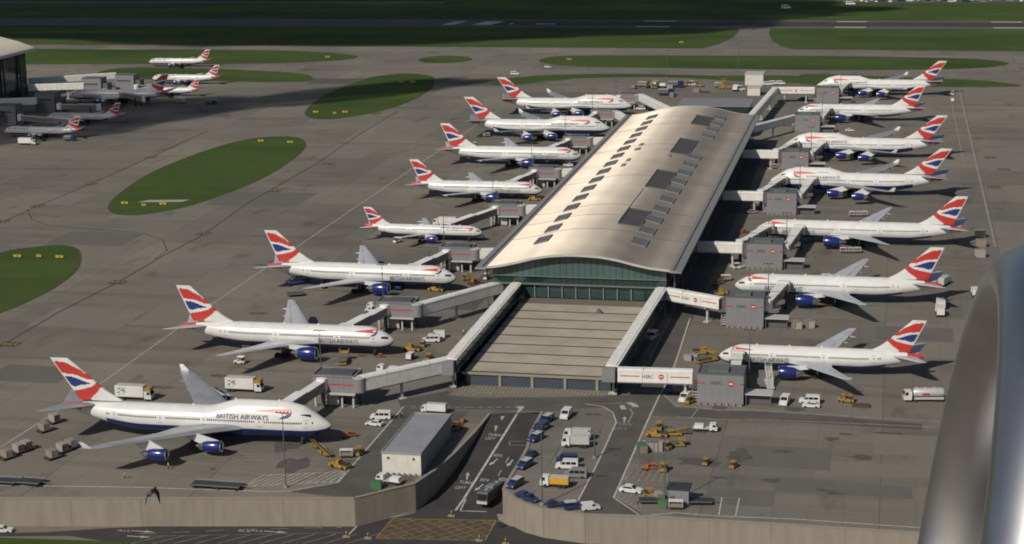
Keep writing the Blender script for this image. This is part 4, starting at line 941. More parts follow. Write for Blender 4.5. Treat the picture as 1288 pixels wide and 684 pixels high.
def bridge(name, label, cat, a, b, z0, z1, w, group=None, zb0=None, zb1=None, ads=None, night_side=0, legs=()):
    """enclosed walkway from a to b: deck, roof, side panels, window strips, stripe, legs; ads = sides (+1 / -1) that carry a stripe and name"""
    a = Vector((a[0], a[1], 0)); b = Vector((b[0], b[1], 0)); d = (b - a); ln = d.length; d /= ln; nr = Vector((-d.y, d.x, 0))
    zb0 = z0 if zb0 is None else zb0; zb1 = z1 if zb1 is None else zb1
    t = thing(name, label, cat, a, atan2(d.y, d.x), group)
    def lb(x0, x1, y0, y1, f0, f1, mb):            # box along the walkway with sloping floor; f0,f1 fractions of the height
        v = []
        for x in (x0, x1):
            k = x / ln; zl, zh = lerp(z0, zb0, k), lerp(z1, zb1, k)
            for y in (y0, y1):
                for f in (f0, f1): v.append((x, y, lerp(zl, zh, f)))
        mb.add(v, [(0, 1, 3, 2), (4, 6, 7, 5), (0, 4, 5, 1), (2, 3, 7, 6), (0, 2, 6, 4), (1, 5, 7, 3)])
    npan = max(2, int(ln / 6)); h = w / 2
    m = MB(); lb(0, ln, -h + .1, h - .1, 0.0, .12, m); m.build('deck', GREY, t)
    m = MB(); lb(0, ln, -h - .06, h + .06, .90, 1.0, m); lb(0, ln, -h + .5, h - .5, 1.0, 1.05, m); m.build('roof', BROOF, t)
    for i in range(npan):
        x0, x1 = ln * i / npan + .04, ln * (i + 1) / npan - .04
        for s in (1, -1):
            m = MB(); lb(x0, x1, s * (h - .12), s * h, .08, .92, m)
            m.build('side_panel', PANEL if s != night_side else GLASSNIGHT, t)
        if i % 2: m = MB(); lb(x0, x0 + .2, -h - .02, h + .02, 1.0, 1.07, m); m.build('roof_rib', GREYLT, t)
    for s in (ads or ()):
        mid = ln / 2
        for x0, x1 in ((ln * .04, mid - 4.0), (mid + 4.0, ln * .96)):
            if x1 - x0 > .8: m = MB(); lb(x0, x1, s * (h + .01), s * (h + .04), .52, .59, m); m.build('red_stripe', RED, t)
        k = .5; zl, zh = lerp(z0, zb0, k), lerp(z1, zb1, k); ux = Vector((1, 0, (lerp(z0, zb0, 1) - lerp(z0, zb0, 0)) / ln)) * (-s); uz = Vector((0, 0, 1)); hz = (zh - zl)
        c0 = Vector((mid, s * (h + .05), zl + hz * .42)); sign_text(t, 'HSBC', c0 - ux * 3.2, ux, uz, hz * .24, INK)
        hexagon_emblem(t, c0 + ux * 1.6 + uz * hz * .13, ux, uz, hz * .11, Vector((0, s, 0)))
    for k in legs:
        x = ln * k; zl = lerp(z0, zb0, k); m = MB(); m.bar((x, 0, 0.05), (x, 0, zl), .6); m.build('leg', GREYLT, t)
        m = MB(); m.bar((x, -h, zl - .2), (x, h, zl - .2), .35); m.build('leg_beam', GREYLT, t); m = MB(); m.box(x - .9, x + .9, -h * .8, h * .8, 0.0, .25); m.build('footing', GREYLT, t)
    return t
GG = 'galleries beside the lower hall roof'
gR = bridge('gallery', 'white roofed glazed gallery along the right edge of the flat lower roof', 'gallery', (-66.6, 524), (-68.8, 439.6), 4.6, 8.3, 3.2, GG, night_side=1, legs=(.12, .3, .48, .66, .84, .97))
gL = bridge('gallery', 'white roofed glazed gallery along the left edge of the flat lower roof', 'gallery', (-111.4, 524), (-111.6, 439.6), 4.6, 8.3, 3.2, GG, night_side=1, legs=(.12, .3, .48, .66, .84, .97))
for o in (gR, gL):                                 # glazed screen below the gallery
    m = MB()
    for i in range(14): m.box(3 + i * 5.8, 3 + i * 5.8 + 5.5, 1.2, 1.35, .1, 4.5)
    m.build('glazed_screen', GLASSNIGHT, o, kind='stuff')
m = MB(); m.box(-1.9, 1.9, -2.2, 1.2, 4.4, 8.1); m.xform(Matrix.Translation((84.6, 0, 0))).build('end_tower', GREY, gR)
m = MB(); m.box(-1.9, 1.9, -2.2, 1.2, 4.4, 8.1); m.xform(Matrix.Translation((84.6, 0, 0))).build('end_tower', GREY, gL)

# ------------------------------------------------------------------ gate buildings
def slab_panels(parent, x0, x1, y0, y1, z0, z1, nx, nz, m, name='cladding_panel'):
    for i in range(nx):
        for j in range(nz):
            q = MB(); q.box(lerp(x0, x1, i / nx) + .012, lerp(x0, x1, (i + 1) / nx) - .012, y0, y1, lerp(z0, z1, j / nz) + .012, lerp(z0, z1, (j + 1) / nz) - .012); q.build(name, m, parent)
def tower(x0, x1, v, h, label, dep=8.2, signs=True):
    t = thing('gate_tower', label, 'gate building', ((x0 + x1) / 2, v, 0), 0, 'grey gate towers right of the terminal'); w = (x1 - x0) / 2
    m = MB(); m.box(-w + .1, w - .1, .1, dep, 0, h - .3); m.build('wall', GREY, t)
    slab_panels(t, -w, w, -.02, .1, .5, h - .1, 6, 3, GREY)
    m = MB(); m.box(-w, w, 0, dep + .1, h - .3, h); m.build('roof', GREYDK, t)
    for a, b, c2, d in ((-w, w, -.02, .25), (-w, w, dep - .1, dep + .15), (-w, -w + .25, .25, dep - .1), (w - .25, w, .25, dep - .1)):
        m = MB(); m.box(a, b, c2, d, h, h + .35); m.build('parapet', GREYDK, t)
    m = MB(); m.box(-w + 2.5, w - 4, 2.2, dep - 2, h, h + .7); m.build('roof_plant', mat('plant_green_grey', (.10, .125, .12), .6), t)
    for a, b in ((-w + .05, -w + 1.9), (w - 1.0, w - .05)):
        m = MB(); m.box(a, b, -.07, -.02, h * .70, h * .70 + .3); m.build('red_stripe', RED, t)
    if signs:
        ux, uz = Vector((1, 0, 0)), Vector((0, 0, 1)); sign_text(t, 'HSBC', Vector((-2.4, -.08, h * .68)), ux, uz, .8, INK); hexagon_emblem(t, Vector((w * .45, -.09, h * .72)), ux, uz, .42, Vector((0, -1, 0)))
    for i in range(7): m = MB(); x = lerp(-w + .6, w - .6, i / 6); m.box(x - .25, x + .25, -.5, -.1, 0, .75); m.build('bollard', KERB, t)
    # low canopy and stair under it on the aircraft side
    m = MB(); m.box(w + .1, w + 7.2, .8, 5.6, 2.8, 3.1); m.build('canopy', GREYLT, t)
    for a, b in ((.6, 1.1), (6.8, 1.1), (6.8, 5.2), (.6, 5.2)): m = MB(); m.bar((w + a, b, 0), (w + a, b, 2.8), .2); m.build('canopy_post', GREYDK, t)
    m = MB(); m.box(w + .2, w + 6.6, 2.4, 5.4, .1, 2.7); m.build('store_room', GREYDK, t)
    # service stair on the terminal side
    for i in range(8): m = MB(); m.box(-w - 1.6, -w - .1, 1.5 + i * .8, 2.3 + i * .8, .5 + i * .48, .62 + i * .48); m.build('stair_tread', GREYLT, t)
    m = MB(); m.bar((-w - 1.6, 1.5, 1.4), (-w - 1.6, 7.8, 5.2), .08); m.build('stair_rail', GREYLT, t)
    return t
TW = [(-46.3, -34.6, 436.2, 8.1), (-46.0, -35.0, 511.2, 9.2), (-46.1, -34.2, 586.4, 8.7), (-45.8, -34.6, 677.0, 8.4), (-46.1, -34.7, 771.8, 8.2), (-46.3, -34.3, 875.8, 8.7), (-40.3, -28.5, 976.6, 8.4)]
TL = ['nearest grey gate tower on the right with a red hexagon sign', 'second grey gate tower on the right, in front of the longest bare asphalt bay', 'third grey gate tower on the right beside the longest airliner', 'fourth grey gate tower on the right, front left of the nearest right-hand jumbo',
      'fifth grey gate tower on the right, by the middle jumbo', 'sixth grey gate tower on the right, reached by a slanting white bridge', 'farthest grey gate tower on the right, at the end of the long straight white bridge']
TL[1] = 'second grey gate tower on the right, reached by the bridge from the glass front'
for a, l in zip(TW, TL): tower(*a, l)
def node(xr, v, label, wdt=11.2, dep=7.5):
    t = thing('gate_house', label, 'gate building', (xr, v, 0), 0, 'raised gate houses left of the terminal')
    m = MB(); m.box(-wdt, 0, .1, dep, 4.1, 8.0); m.build('wall', GREY, t)
    slab_panels(t, -wdt + 4.2, 0, -.02, .1, 4.2, 7.9, 5, 2, GREY)
    m = MB(); m.box(-wdt, 0, 0, dep + .1, 8.0, 8.15); m.build('roof', GREYDK, t)
    for a, b, c2, d in ((-wdt, .05, -.03, .25), (-wdt, .05, dep - .1, dep + .15), (-wdt, -wdt + .25, .25, dep - .1), (-.2, .05, .25, dep - .1)):
        m = MB(); m.box(a, b, c2, d, 8.15, 8.5); m.build('parapet', GREY, t)
    m = MB(); m.box(-wdt + 3.2, -1, 1.6, dep - 1.2, 8.15, 8.6); m.build('roof_deck', mat('slate_deck', (.075, .078, .09), .6), t)
    m = MB(); m.box(-wdt + 3.8, -.1, -.08, -.02, 6.0, 6.3); m.build('red_stripe', RED, t)
    m = MB(); m.box(-wdt + 3.6, .5, -1.3, 0, 3.7, 4.1); m.build('ledge', GREYLT, t)
    m = MB(); m.box(-wdt + 3.4, -4.4, 1.4, dep - 1, 0.05, 4.1); m.build('undercroft', GREYDK, t); m = MB(); m.box(-1.2, -.2, 3, dep - 1, .05, 4.1); m.build('undercroft', GREYDK, t)
    m = MB(); m.box(-7.4, -4.6, 1.0, 1.35, .3, 3.4); m.build('service_door', GREYLT, t)
    for a, b in ((-.4, .2), (-3.4, .2), (-.4, dep - .5), (-wdt + .6, .4), (-wdt + .6, dep - .6)): m = MB(); m.bar((a, b, 0), (a, b, 4.1), .45); m.build('column', GREYLT, t)
    m = MB(); m.lathe([(0, 1.75), (3.6, 1.75)], (1.2, .9, 4.3), (0, 0, 1), 14, cap=True); m.build('rotunda', GREY, t, smooth=30)
    m = MB(); m.lathe([(0, 1.85), (.25, 1.85), (.4, .4)], (1.2, .9, 7.9), (0, 0, 1), 14, cap=True); m.build('rotunda_roof', GREYLT, t, smooth=30)
    return t
ND = [(-132.0, 419.6), (-136.6, 494.5), (-136.2, 568.8), (-135.6, 643.2), (-136.0, 720.2), (-136.3, 801.2), (-137.4, 884.7), (-134.5, 944.1)]
NL = ['nearest raised grey gate house on the left, by the nose of the nearest jumbo', 'second raised gate house on the left, linked by the slanting bridge to the glass front', 'third raised gate house on the left, close to the left corner of the metal roof', 'fourth raised gate house on the left, by the nose of the small narrow-bodied airliner',
      'fifth raised gate house on the left', 'sixth raised gate house on the left', 'seventh raised gate house on the left, between the two far jumbos', 'farthest raised gate house on the left, beyond the last jumbo nose']
for a, l in zip(ND, NL): node(*a, l)
# fixed link bridges between terminal and gates
LG = 'white link bridges from the terminal to the right-hand gates'
bridge('link_bridge', 'nearest white link bridge on the right, red striped, joining gallery to tower', 'link bridge', (-67.0, 438.6), (-47.8, 439.6), 4.5, 8.0, 3.0, LG, ads=(-1,), legs=(.9,))
bridge('link_bridge', 'white link bridge with red stripe from the right corner of the glass front', 'link bridge', (-65.0, 524.0), (-47.6, 514.6), 4.6, 8.1, 3.0, LG, ads=(-1,), legs=(.75,))
for i, lab in ((2, 'link bridge to the third right-hand tower, half in the shade of the roof'), (3, 'link bridge to the fourth right-hand tower, half in shade'), (4, 'link bridge to the fifth right-hand tower, beside the middle jumbo')):
    x0, _, v, h = TW[i]; bridge('link_bridge', lab, 'link bridge', (-64.6, v + 3.5), (x0 - 1.6, v + 3.5), 4.6, 8.0, 3.0, LG, legs=(.8,))
bridge('link_bridge', 'thin slanting white bridge to the sixth right-hand tower', 'link bridge', (-65.0, 842.0), (TW[5][0] - .3, TW[5][2] + 3.0), 4.8, 8.2, 2.6, LG, legs=(.5,))
bridge('link_bridge', 'long straight white bridge to the farthest right-hand tower', 'link bridge', (-64.5, 978.5), (TW[6][0] - 1.2, 979.5), 4.8, 8.2, 3.0, LG, ads=(-1,), legs=(.3, .8))
bridge('link_bridge', 'white stepped bridge from the back of the roof to the far straight bridge', 'link bridge', (-68.5, 856), (-62.5, 976.5), 5.0, 8.6, 3.0, LG, legs=(.2, .5, .8))
for i in (1, 2, 3, 4):
    x0, x1, v, h = TW[i]; m = MB(); m.box(-1.4, .1, 2.4, 4.8, 4.2, 7.9); m.xform(Matrix.Translation((x0, v, 0))); o = m.build('link_vestibule', GREYDK); tag(o, 'dark grey link lobby against the terminal side of %s grey tower' % ('second', 'third', 'fourth', 'fifth')[i - 1], 'lobby', 'link lobbies')
LG2 = 'white link bridges from the terminal to the left-hand gates'
bridge('link_bridge', 'long slanting white bridge from left gallery to nearest left gate house', 'link bridge', (-112.6, 440.8), (-130.4, 420.9), 4.4, 8.2, 3.0, LG2, ads=(-1,), legs=(.55,))
bridge('link_bridge', 'slanting white bridge from the left end of the glass front to the second gate house', 'link bridge', (-117.0, 526.0), (-135.2, 496.0), 4.4, 8.0, 3.0, LG2, ads=(-1,), legs=(.55,))
for i, (x, v) in enumerate(ND[2:7]): bridge('link_bridge', 'short white link bridge from the left eave to the %s gate house' % ('third', 'fourth', 'fifth', 'sixth', 'seventh')[i], 'link bridge', (-120.5, v + 4.5 + (35 if i == 4 else 0) * 0), (x + 2.4, v + 1.5), 4.5, 7.8, 3.0, LG2) if i < 4 else bridge('link_bridge', 'short white link bridge at the roof rear corner to the seventh gate house', 'link bridge', (-119.5, 846), (x + 2.2, v + 1.0), 4.5, 7.8, 3.0, LG2)
bridge('link_bridge', 'long white sloping bridge behind the roof to the farthest left gate house', 'link bridge', (-105.5, 886), (-131.8, 946), 4.6, 8.2, 3.4, LG2, legs=(.5,))

# ------------------------------------------------------------------ boarding bridges
def jet_bridge(label, a, door, z0=4.5, zd=4.3, cat='boarding bridge', group='boarding bridges'):
    a = Vector((a[0], a[1], 0)); b = Vector((door[0], door[1], 0)); d = b - a; ln = d.length; d /= ln
    t = thing('boarding_bridge', label, cat, a, atan2(d.y, d.x), group); c0 = ln - 2.6
    m = MB(); m.lathe([(0, 1.6), (3.1, 1.6), (3.35, .3)], (0, 0, z0 - .1), (0, 0, 1), 12, cap=True); m.build('rotunda', PANEL, t, smooth=30)
    m = MB(); m.tube((0, 0, 0), (0, 0, z0), .55, n=10); m.build('pedestal', GREYDK, t)
    for k, (x0, x1, w, hh) in enumerate(((1.2, c0 * .55, 1.3, 2.5), (c0 * .5, c0, 1.55, 2.85))):
        za, zb = lerp(z0, zd, x0 / ln), lerp(z0, zd, x1 / ln); m = MB()
        v = [(x0, -w, za), (x1, -w, zb), (x1, w, zb), (x0, w, za), (x0, -w, za + hh), (x1, -w, zb + hh), (x1, w, zb + hh), (x0, w, za + hh)]
        m.add(v, [(3, 2, 1, 0), (0, 1, 5, 4), (1, 2, 6, 5), (2, 3, 7, 6), (3, 0, 4, 7)], 0); m.add(v[4:], [(0, 1, 2, 3)], 1)
        tn = m.build('tunnel', [GREY, BROOF], t)
        m = MB()
        for s in (1, -1): m.add([(x0 + .4, s * (w + .02), za + hh * .52), (x1 - .4, s * (w + .02), zb + hh * .52), (x1 - .4, s * (w + .02), zb + hh * .62), (x0 + .4, s * (w + .02), za + hh * .62)], [(0, 1, 2, 3)])
        m.build('stripe', RED, tn)
    m = MB(); m.box(c0 - .2, ln - .2, -1.9, 1.9, zd - .1, zd + 3.1); m.build('cab', PANEL, t)
    m = MB(); m.box(ln - .25, ln + .1, -1.5, 1.5, zd, zd + 2.7); m.build('bellows', DKMETAL, t)
    x = c0 * .82; zz = lerp(z0, zd, x / ln)
    for s in (1, -1):
        m = MB(); m.bar((x, s * 1.8, .9), (x, s * 1.8, zz + 1.5), .45); m.build('lift_column', DKMETAL, t)
        m = MB(); m.lathe([(-.25, .2), (-.25, .55), (.25, .55), (.25, .2)], (x, s * 1.8, .55), (0, 1, 0), 12, cap=True); m.build('wheel', RUBBER, t)
    m = MB(); m.bar((x, -1.8, .9), (x, 1.8, .9), .5); m.build('axle_beam', DKMETAL, t)
    return t
def door_pt(i, s, port=True, off=0.4):
    ty, x, y, hd, sc, _ = PLANES[i]; h = R(hd); w = TYPES[ty]['W'] + off; sd = w if port else -w
    return (x + sc * (-s * cos(h) - sd * sin(h)), y + sc * (-s * sin(h) + sd * cos(h)))
ORD = ['nearest', 'second', 'third', 'fourth', 'fifth', 'sixth', 'seventh', 'farthest']
for i in range(8):
    x, v = ND[i]; s = TYPES[PLANES[i][0]]['doors'][1] - (2 if i in (0, 6, 7) else 0); zd = TYPES[PLANES[i][0]]['doorz']
    jet_bridge('boarding bridge from the %s left gate house sloping down behind its airliner' % ORD[i], (x - 8.6, v + .4), door_pt(i, s), 4.6, zd - .3, group='boarding bridges on the left')
for k, i in enumerate(range(8, 15)):
    x0, x1, v, h = TW[k]; ty = PLANES[i][0]; dz = TYPES[ty]['doorz'] - .3
    if k == 0: jet_bridge('short boarding bridge behind the nearest right tower to the airliner door', (-37.5, 446.2), door_pt(8, 5.2), 4.6, dz, group='boarding bridges on the right')
    else: jet_bridge('boarding bridge from the %s right tower to the side of its airliner' % ORD[k if k < 6 else 7], (x1 + .6, v + 5.0), door_pt(i, TYPES[ty]['doors'][1]), 4.6, dz, group='boarding bridges on the right')
for k in (2, 3, 4):
    x0, x1, v, h = TW[k]; i = 8 + k; jet_bridge('long front boarding bridge behind the %s right tower' % ORD[k], (x0 - 3, v + 10.5), door_pt(i, TYPES[PLANES[i][0]]['doors'][0]), 4.6, TYPES[PLANES[i][0]]['doorz'] - .3, group='front boarding bridges on the right')
# ------------------------------------------------------------------ other buildings
def plain_building(name, label, x0, x1, y0, y1, h, wm, rm, cat='building', z=0.0, panels=(4, 1), over=.3, par=.0):
    t = thing(name, label, cat, ((x0 + x1) / 2, y0, z)); w = (x1 - x0) / 2; d = y1 - y0
    m = MB(); m.box(-w + .1, w - .1, .1, d - .1, 0, h); m.build('wall', wm, t)
    slab_panels(t, -w, w, -.03, .12, 0, h, panels[0], panels[1], wm, 'wall_panel')
    m = MB(); m.box(-w - over, w + over, -over, d + over, h, h + .35); m.build('roof', rm, t)
    if par:
        for a, b, c2, e in ((-w - over, w + over, -over, -over + .25), (-w - over, w + over, d + over - .25, d + over), (-w - over, -w - over + .25, -over + .25, d + over - .25), (w + over - .25, w + over, -over + .25, d + over - .25)):
            m = MB(); m.box(a, b, c2, e, h + .35, h + .35 + par); m.build('parapet', rm, t)
    return t, w, d
WHWALL = mat('white_cladding', (0.56, 0.54, 0.50), 0.5, col2=(0.50, 0.48, 0.44), scale=.4)
SLATE = mat('slate_grey_roof', (0.25, 0.255, 0.265), 0.55, col2=(0.215, 0.22, 0.23), scale=.25)
t, w, d = plain_building('depot', 'white flat-roofed depot with a slate grey roof beside the ramp', -111.6, -102.4, 373.6, 402.5, 4.9, WHWALL, SLATE, panels=(3, 1), over=.15, par=.22)
for x in (-w + 1.5, w - 1.7): m = MB(); m.lathe([(0, .3), (.12, .3)], (x, -.03, 3.9), (0, -1, 0), 12, cap=True); m.build('wall_lamp', DKMETAL, t)
for i in range(8): m = MB(); x = lerp(-w, w, i / 7); m.box(x - .2, x + .2, -.6, -.3, 0, .55); m.build('bollard', KERB, t)
for i in range(7): m = MB(); y = lerp(0.4, d - 4.4, i / 6); m.box(w - .02, w + .1, y, y + 4.0, .2, 4.7); m.build('side_panel', GREY, t)
a = at(858, 137); t, w, d = plain_building('rear_annex', 'long low grey flat-roofed annex behind the curved terminal roof', at(852, 134, 5).x, at(942, 134, 5).x, at(900, 134, 5).y, at(900, 124.5, 5).y, 5.0, GLASSNIGHT, GREY, panels=(14, 1), over=.6)
a, b = at(937, 107), at(960, 107); t, w, d = plain_building('pavilion', 'small white pavilion on the far grass edge behind the terminal', a.x, b.x, a.y, a.y + 12, 6.4, WHWALL, GREYLT, panels=(5, 2))
a, b = at(940, 120), at(956, 120); plain_building('plant_room', 'low white plant room just in front of the small far pavilion', a.x, b.x, a.y, a.y + 9, 4.2, WHWALL, GREYLT, panels=(3, 1))
a, b = at(840, 635), at(866, 637); t, w, d = plain_building('shed', 'small dark-roofed grey shed by the tall mast at lower right', a.x, b.x, a.y, a.y + 3.6, 3.6, GREY, DKMETAL, cat='shed', panels=(3, 1))
m = MB(); m.box(-w + .4, -w + 1.5, -.1, -.04, .1, 2.2); m.build('door', GREYDK, t)
# the other terminal at the left edge: its glass side runs away from us under an overhanging curved roof
A0 = at(36, 119); HB = 27.0; L_ = 300
t = thing('left_terminal', 'dark glass terminal with a pale curved overhanging roof cut by the left edge', 'terminal', (A0.x, A0.y, 0))
m = MB(); m.box(-150, -.4, -L_, -.4, 0, HB); m.build('core_wall', GLASSNIGHT, t)
for i in range(42):
    for j in range(5):
        m = MB(); y0 = -L_ + i * L_ / 42; m.box(-.4, -.1, y0 + .12, y0 + L_ / 42 - .12, HB * j / 5 + .15, HB * (j + 1) / 5 - .15); m.build('glass_panel', mat('night_blue_glass', (0.035, 0.052, 0.072), 0.15, spec=.9) if (i + j) % 3 else GLASSNIGHT, t)
for i in range(15):
    m = MB(); m.bar((1.6, -L_ + 10 + i * 20, 0), (.6, -L_ + 10 + i * 20, HB), .9); m.build('column', GREYDK, t)
prof = [(4.5, HB - .2), (3.8, HB + .6), (-6, HB + 4.0), (-25, HB + 8.5), (-50, HB + 11.5), (-80, HB + 12.5), (-150, HB + 9)]
m = MB(); m.rings([[(x, y, z) for x, z in prof] + [(x, y, z - 1.2) for x, z in prof[::-1]] for y in (-L_, 4.0)], 0, True, True); m.build('roof', mat('pale_roof', (0.70, 0.63, 0.52), 0.5), t, smooth=50)
LTW = [((146, 116), (170, 116), 'farthest grey gate tower at the left-hand terminal'), ((104, 120.5), (129, 120.5), 'second farthest grey gate tower at the left-hand terminal'), ((45, 141), (71, 141), 'grey gate tower near the glass wall of the left-hand terminal'), ((-3, 157), (22, 157), 'nearest grey gate tower at the left-hand terminal, cut by the frame')]
for (a, b, lab) in LTW:
    p, q = at(*a), at(*b); t = thing('gate_tower', lab, 'gate building', ((p.x + q.x) / 2, p.y, 0), 0, 'gate towers of the left-hand terminal'); w = (q.x - p.x) / 2; h = 10.5
    m = MB(); m.box(-w, w, 0, 8, 0, h - .3); m.build('wall', GREY, t)
    slab_panels(t, -w, w, -.12, -.01, .3, h - .4, 4, 2, GREY)
    m = MB(); m.box(-w - .1, w + .1, -.2, 8.1, h - .3, h); m.build('roof', GREYDK, t); m = MB(); m.box(-w + 1, w - 2, -.2, -.12, h * .62, h * .7); m.build('sign_strip', INK, t)
    m = MB(); m.box(w, w + 3.5, 1, 7, .1, 7.4); m.build('rotunda_block', GREYDK, t)
LB = 'bridges of the left-hand terminal'
for i, (a, b, lab) in enumerate((((36, 104), (146, 97), 'long pale bridge to the farthest tower of the left-hand terminal'), ((36, 112), (106, 110), 'pale bridge to the second farthest tower of the left-hand terminal'), ((-30, 131), (47, 129), 'pale bridge to the tower near the glass wall, upper left'), ((-60, 146), (0, 144), 'pale bridge to the nearest left-hand terminal tower'))):
    p, q = at(*a, 6), at(*b, 6); bridge('link_bridge', lab, 'link bridge', (p.x, p.y), (q.x, q.y), 5.0, 8.6, 3.2, LB, legs=(.3, .7))
for i, (a, b) in enumerate((((172, 112), (205, 108)), ((132, 117), (186, 124)), ((75, 136), (128, 134)), ((26, 150), (95, 153)))):
    p, q = at(*a, 5), at(*b, 5); jet_bridge('boarding bridge of the left-hand terminal, %s from the camera' % ('farthest', 'third', 'second', 'nearest')[i], (p.x, p.y), (q.x, q.y), 4.6, 3.4, group='boarding bridges of the left-hand terminal')

# ------------------------------------------------------------------ vehicles and ground equipment (x forward, on the ground)
CACHE = {}
def wheels4(t, xs, w, r, wd=.25):
    for x in xs:
        for s in (1, -1):
            m = MB(); m.lathe([(-wd / 2, r * .5), (-wd / 2, r * .92), (-wd * .35, r), (wd * .35, r), (wd / 2, r * .92), (wd / 2, r * .5)], (x, s * w, r), (0, 1, 0), 12, cap=True); m.build('wheel', RUBBER, t, smooth=40)
def glass(t, name, pts, gm=None):
    m = MB(); m.add(pts, [tuple(range(len(pts)))]); m.build(name, gm or GLASSDK, t)
def k_car(t, c, L=4.4, W=.9, H=1.45):
    h0 = .28; xf, xr = L / 2, -L / 2
    m = MB(); m.prism_y([(xr, h0 + .1), (xr, .85), (xr + .25, .95), (xf - 1.25, .92), (xf - .15, .72), (xf, .5), (xf, h0), (xr + .1, h0)], -W, W); m.build('body', c, t, smooth=30)
    ca, cb, cc, cd = xr + .35, xr + 1.0, xf - 2.05, xf - 1.3
    m = MB(); wi = W * .80; m.add([(ca, -W * .95, .94), (cd, -W * .95, .92), (cd, W * .95, .92), (ca, W * .95, .94), (cb, -wi, H), (cc, -wi, H), (cc, wi, H), (cb, wi, H)], [(0, 1, 5, 4), (1, 2, 6, 5), (2, 3, 7, 6), (3, 0, 4, 7), (4, 5, 6, 7)]); m.build('cabin', c, t)
    e = .025
    for s in (1, -1): glass(t, 'side_window', [(ca + .25, s * (W * .94 + e), .99), (cd - .25, s * (W * .94 + e), .99), (cc + .02, s * (wi + e + .015), H - .08), (cb + .05, s * (wi + e + .015), H - .08)])
    glass(t, 'windscreen', [(cd - .05 + e, -W * .86, .99), (cd - .05 + e, W * .86, .99), (cc + .08 + e, wi * .92, H - .06), (cc + .08 + e, -wi * .92, H - .06)])
    glass(t, 'rear_window', [(ca + .05 - e, -W * .86, 1.0), (ca + .05 - e, W * .86, 1.0), (cb - .08 - e, wi * .92, H - .06), (cb - .08 - e, -wi * .92, H - .06)])
    for s in (1, -1): m = MB(); m.box(xf - .08, xf + .02, s * W * .68 - .18, s * W * .68 + .18, .56, .72); m.build('headlight', GREYLT, t)
    wheels4(t, (xr + .85, xf - .85), W * .88, .32)
def k_van(t, c, L=5.2, W=1.0, H=2.2, side=True):
    xf, xr = L / 2, -L / 2
    m = MB(); m.prism_y([(xr, .35), (xr, H - .08), (xr + .12, H), (xf - 1.75, H), (xf - 1.05, 1.35), (xf - .1, 1.08), (xf, .8), (xf, .35)], -W, W); m.build('body', c, t, smooth=30)
    e = .03; glass(t, 'windscreen', [(xf - 1.04, -W * .88, 1.42), (xf - 1.04, W * .88, 1.42), (xf - 1.66, W * .84, H - .08), (xf - 1.66, -W * .84, H - .08)])
    for s in (1, -1):
        glass(t, 'side_window', [(xf - 2.3, s * (W + e), 1.28), (xf - 1.2, s * (W + e), 1.28), (xf - 1.7, s * (W + e), H - .28), (xf - 2.3, s * (W + e), H - .28)])
        if side:
            for k in range(2): x1 = xf - 2.45 - k * 1.25; glass(t, 'side_window', [(x1 - 1.1, s * (W + e), 1.28), (x1, s * (W + e), 1.28), (x1, s * (W + e), H - .28), (x1 - 1.1, s * (W + e), H - .28)])
        m = MB(); m.box(xf - .08, xf + .02, s * W * .7 - .2, s * W * .7 + .2, .72, .92); m.build('headlight', GREYLT, t)
    glass(t, 'rear_window', [(xr - e, -W * .8, 1.3), (xr - e, W * .8, 1.3), (xr - e, W * .76, H - .3), (xr - e, -W * .76, H - .3)])
    wheels4(t, (xr + .95, xf - .95), W * .9, .36)
def cab(t, c, x0, x1, W, z0, H):
    m = MB(); m.prism_y([(x0, z0), (x0, H), (x1 - .35, H), (x1, z0 + (H - z0) * .52), (x1, z0)], -W, W); m.build('cab', c, t, smooth=30)
    zz = z0 + (H - z0) * .55; glass(t, 'windscreen', [(x1 + .02, -W * .88, zz), (x1 + .02, W * .88, zz), (x1 - .32 + .02, W * .85, H - .12), (x1 - .32 + .02, -W * .85, H - .12)])
    for s in (1, -1): glass(t, 'side_window', [(x1 - 1.15, s * (W + .02), zz), (x1 - .2, s * (W + .02), zz), (x1 - .42, s * (W + .02), H - .15), (x1 - 1.15, s * (W + .02), H - .15)])
def k_truck(t, cc, bc, L=9.0, W=1.2, H=3.6, leaf=False, hood=None):
    xf, xr = L / 2, -L / 2
    m = MB(); m.box(xr, xf - .4, -W * .7, W * .7, .55, .95); m.build('chassis', DKMETAL, t)
    cab(t, cc, xf - 1.9, xf, W * .98, .55, 2.6)
    m = MB(); m.box(xr, xf - 2.1, -W, W, .98, H); m.build('cargo_box', bc, t)
    m = MB(); m.box(xr + .1, xf - 2.2, -W + .1, W - .1, H, H + .05); m.build('box_roof', GREYLT, t)
    m = MB(); m.box(xr - .04, xr - .005, -W + .08, W - .08, 1.1, H - .12); m.build('rear_door', GREYLT, t)
    if hood: m = MB(); m.box(xf - 2.0, xf - .2, -W * .9, W * .9, 2.62, 3.5); m.build('platform', hood, t)
    if leaf:
        rr = random.Random(5)
        for s in (1, -1):
            m = MB()
            for k in range(13):
                x, z, a, l = xr + rr.uniform(.4, 2.6), rr.uniform(1.3, H - .5), rr.uniform(-.9, .9), rr.uniform(.5, .95); dx, dz = cos(a) * l, sin(a) * l
                m.add([(x, s * (W + .015 + k * .002), z), (x + dx * .5 - dz * .22, s * (W + .015 + k * .002), z + dz * .5 + dx * .22), (x + dx, s * (W + .015 + k * .002), z + dz), (x + dx * .5 + dz * .22, s * (W + .015 + k * .002), z + dz * .5 - dx * .22)], [(0, 1, 2, 3)], k % 2)
            m.build('leaf_print', [mat('leaf_green', (.10, .17, .03), .5), mat('leaf_dark', (.035, .07, .02), .5)], t, kind='stuff')
    wheels4(t, (xr + 1.0, xr + 2.0, xf - 1.2), W * .85, .48, .32)
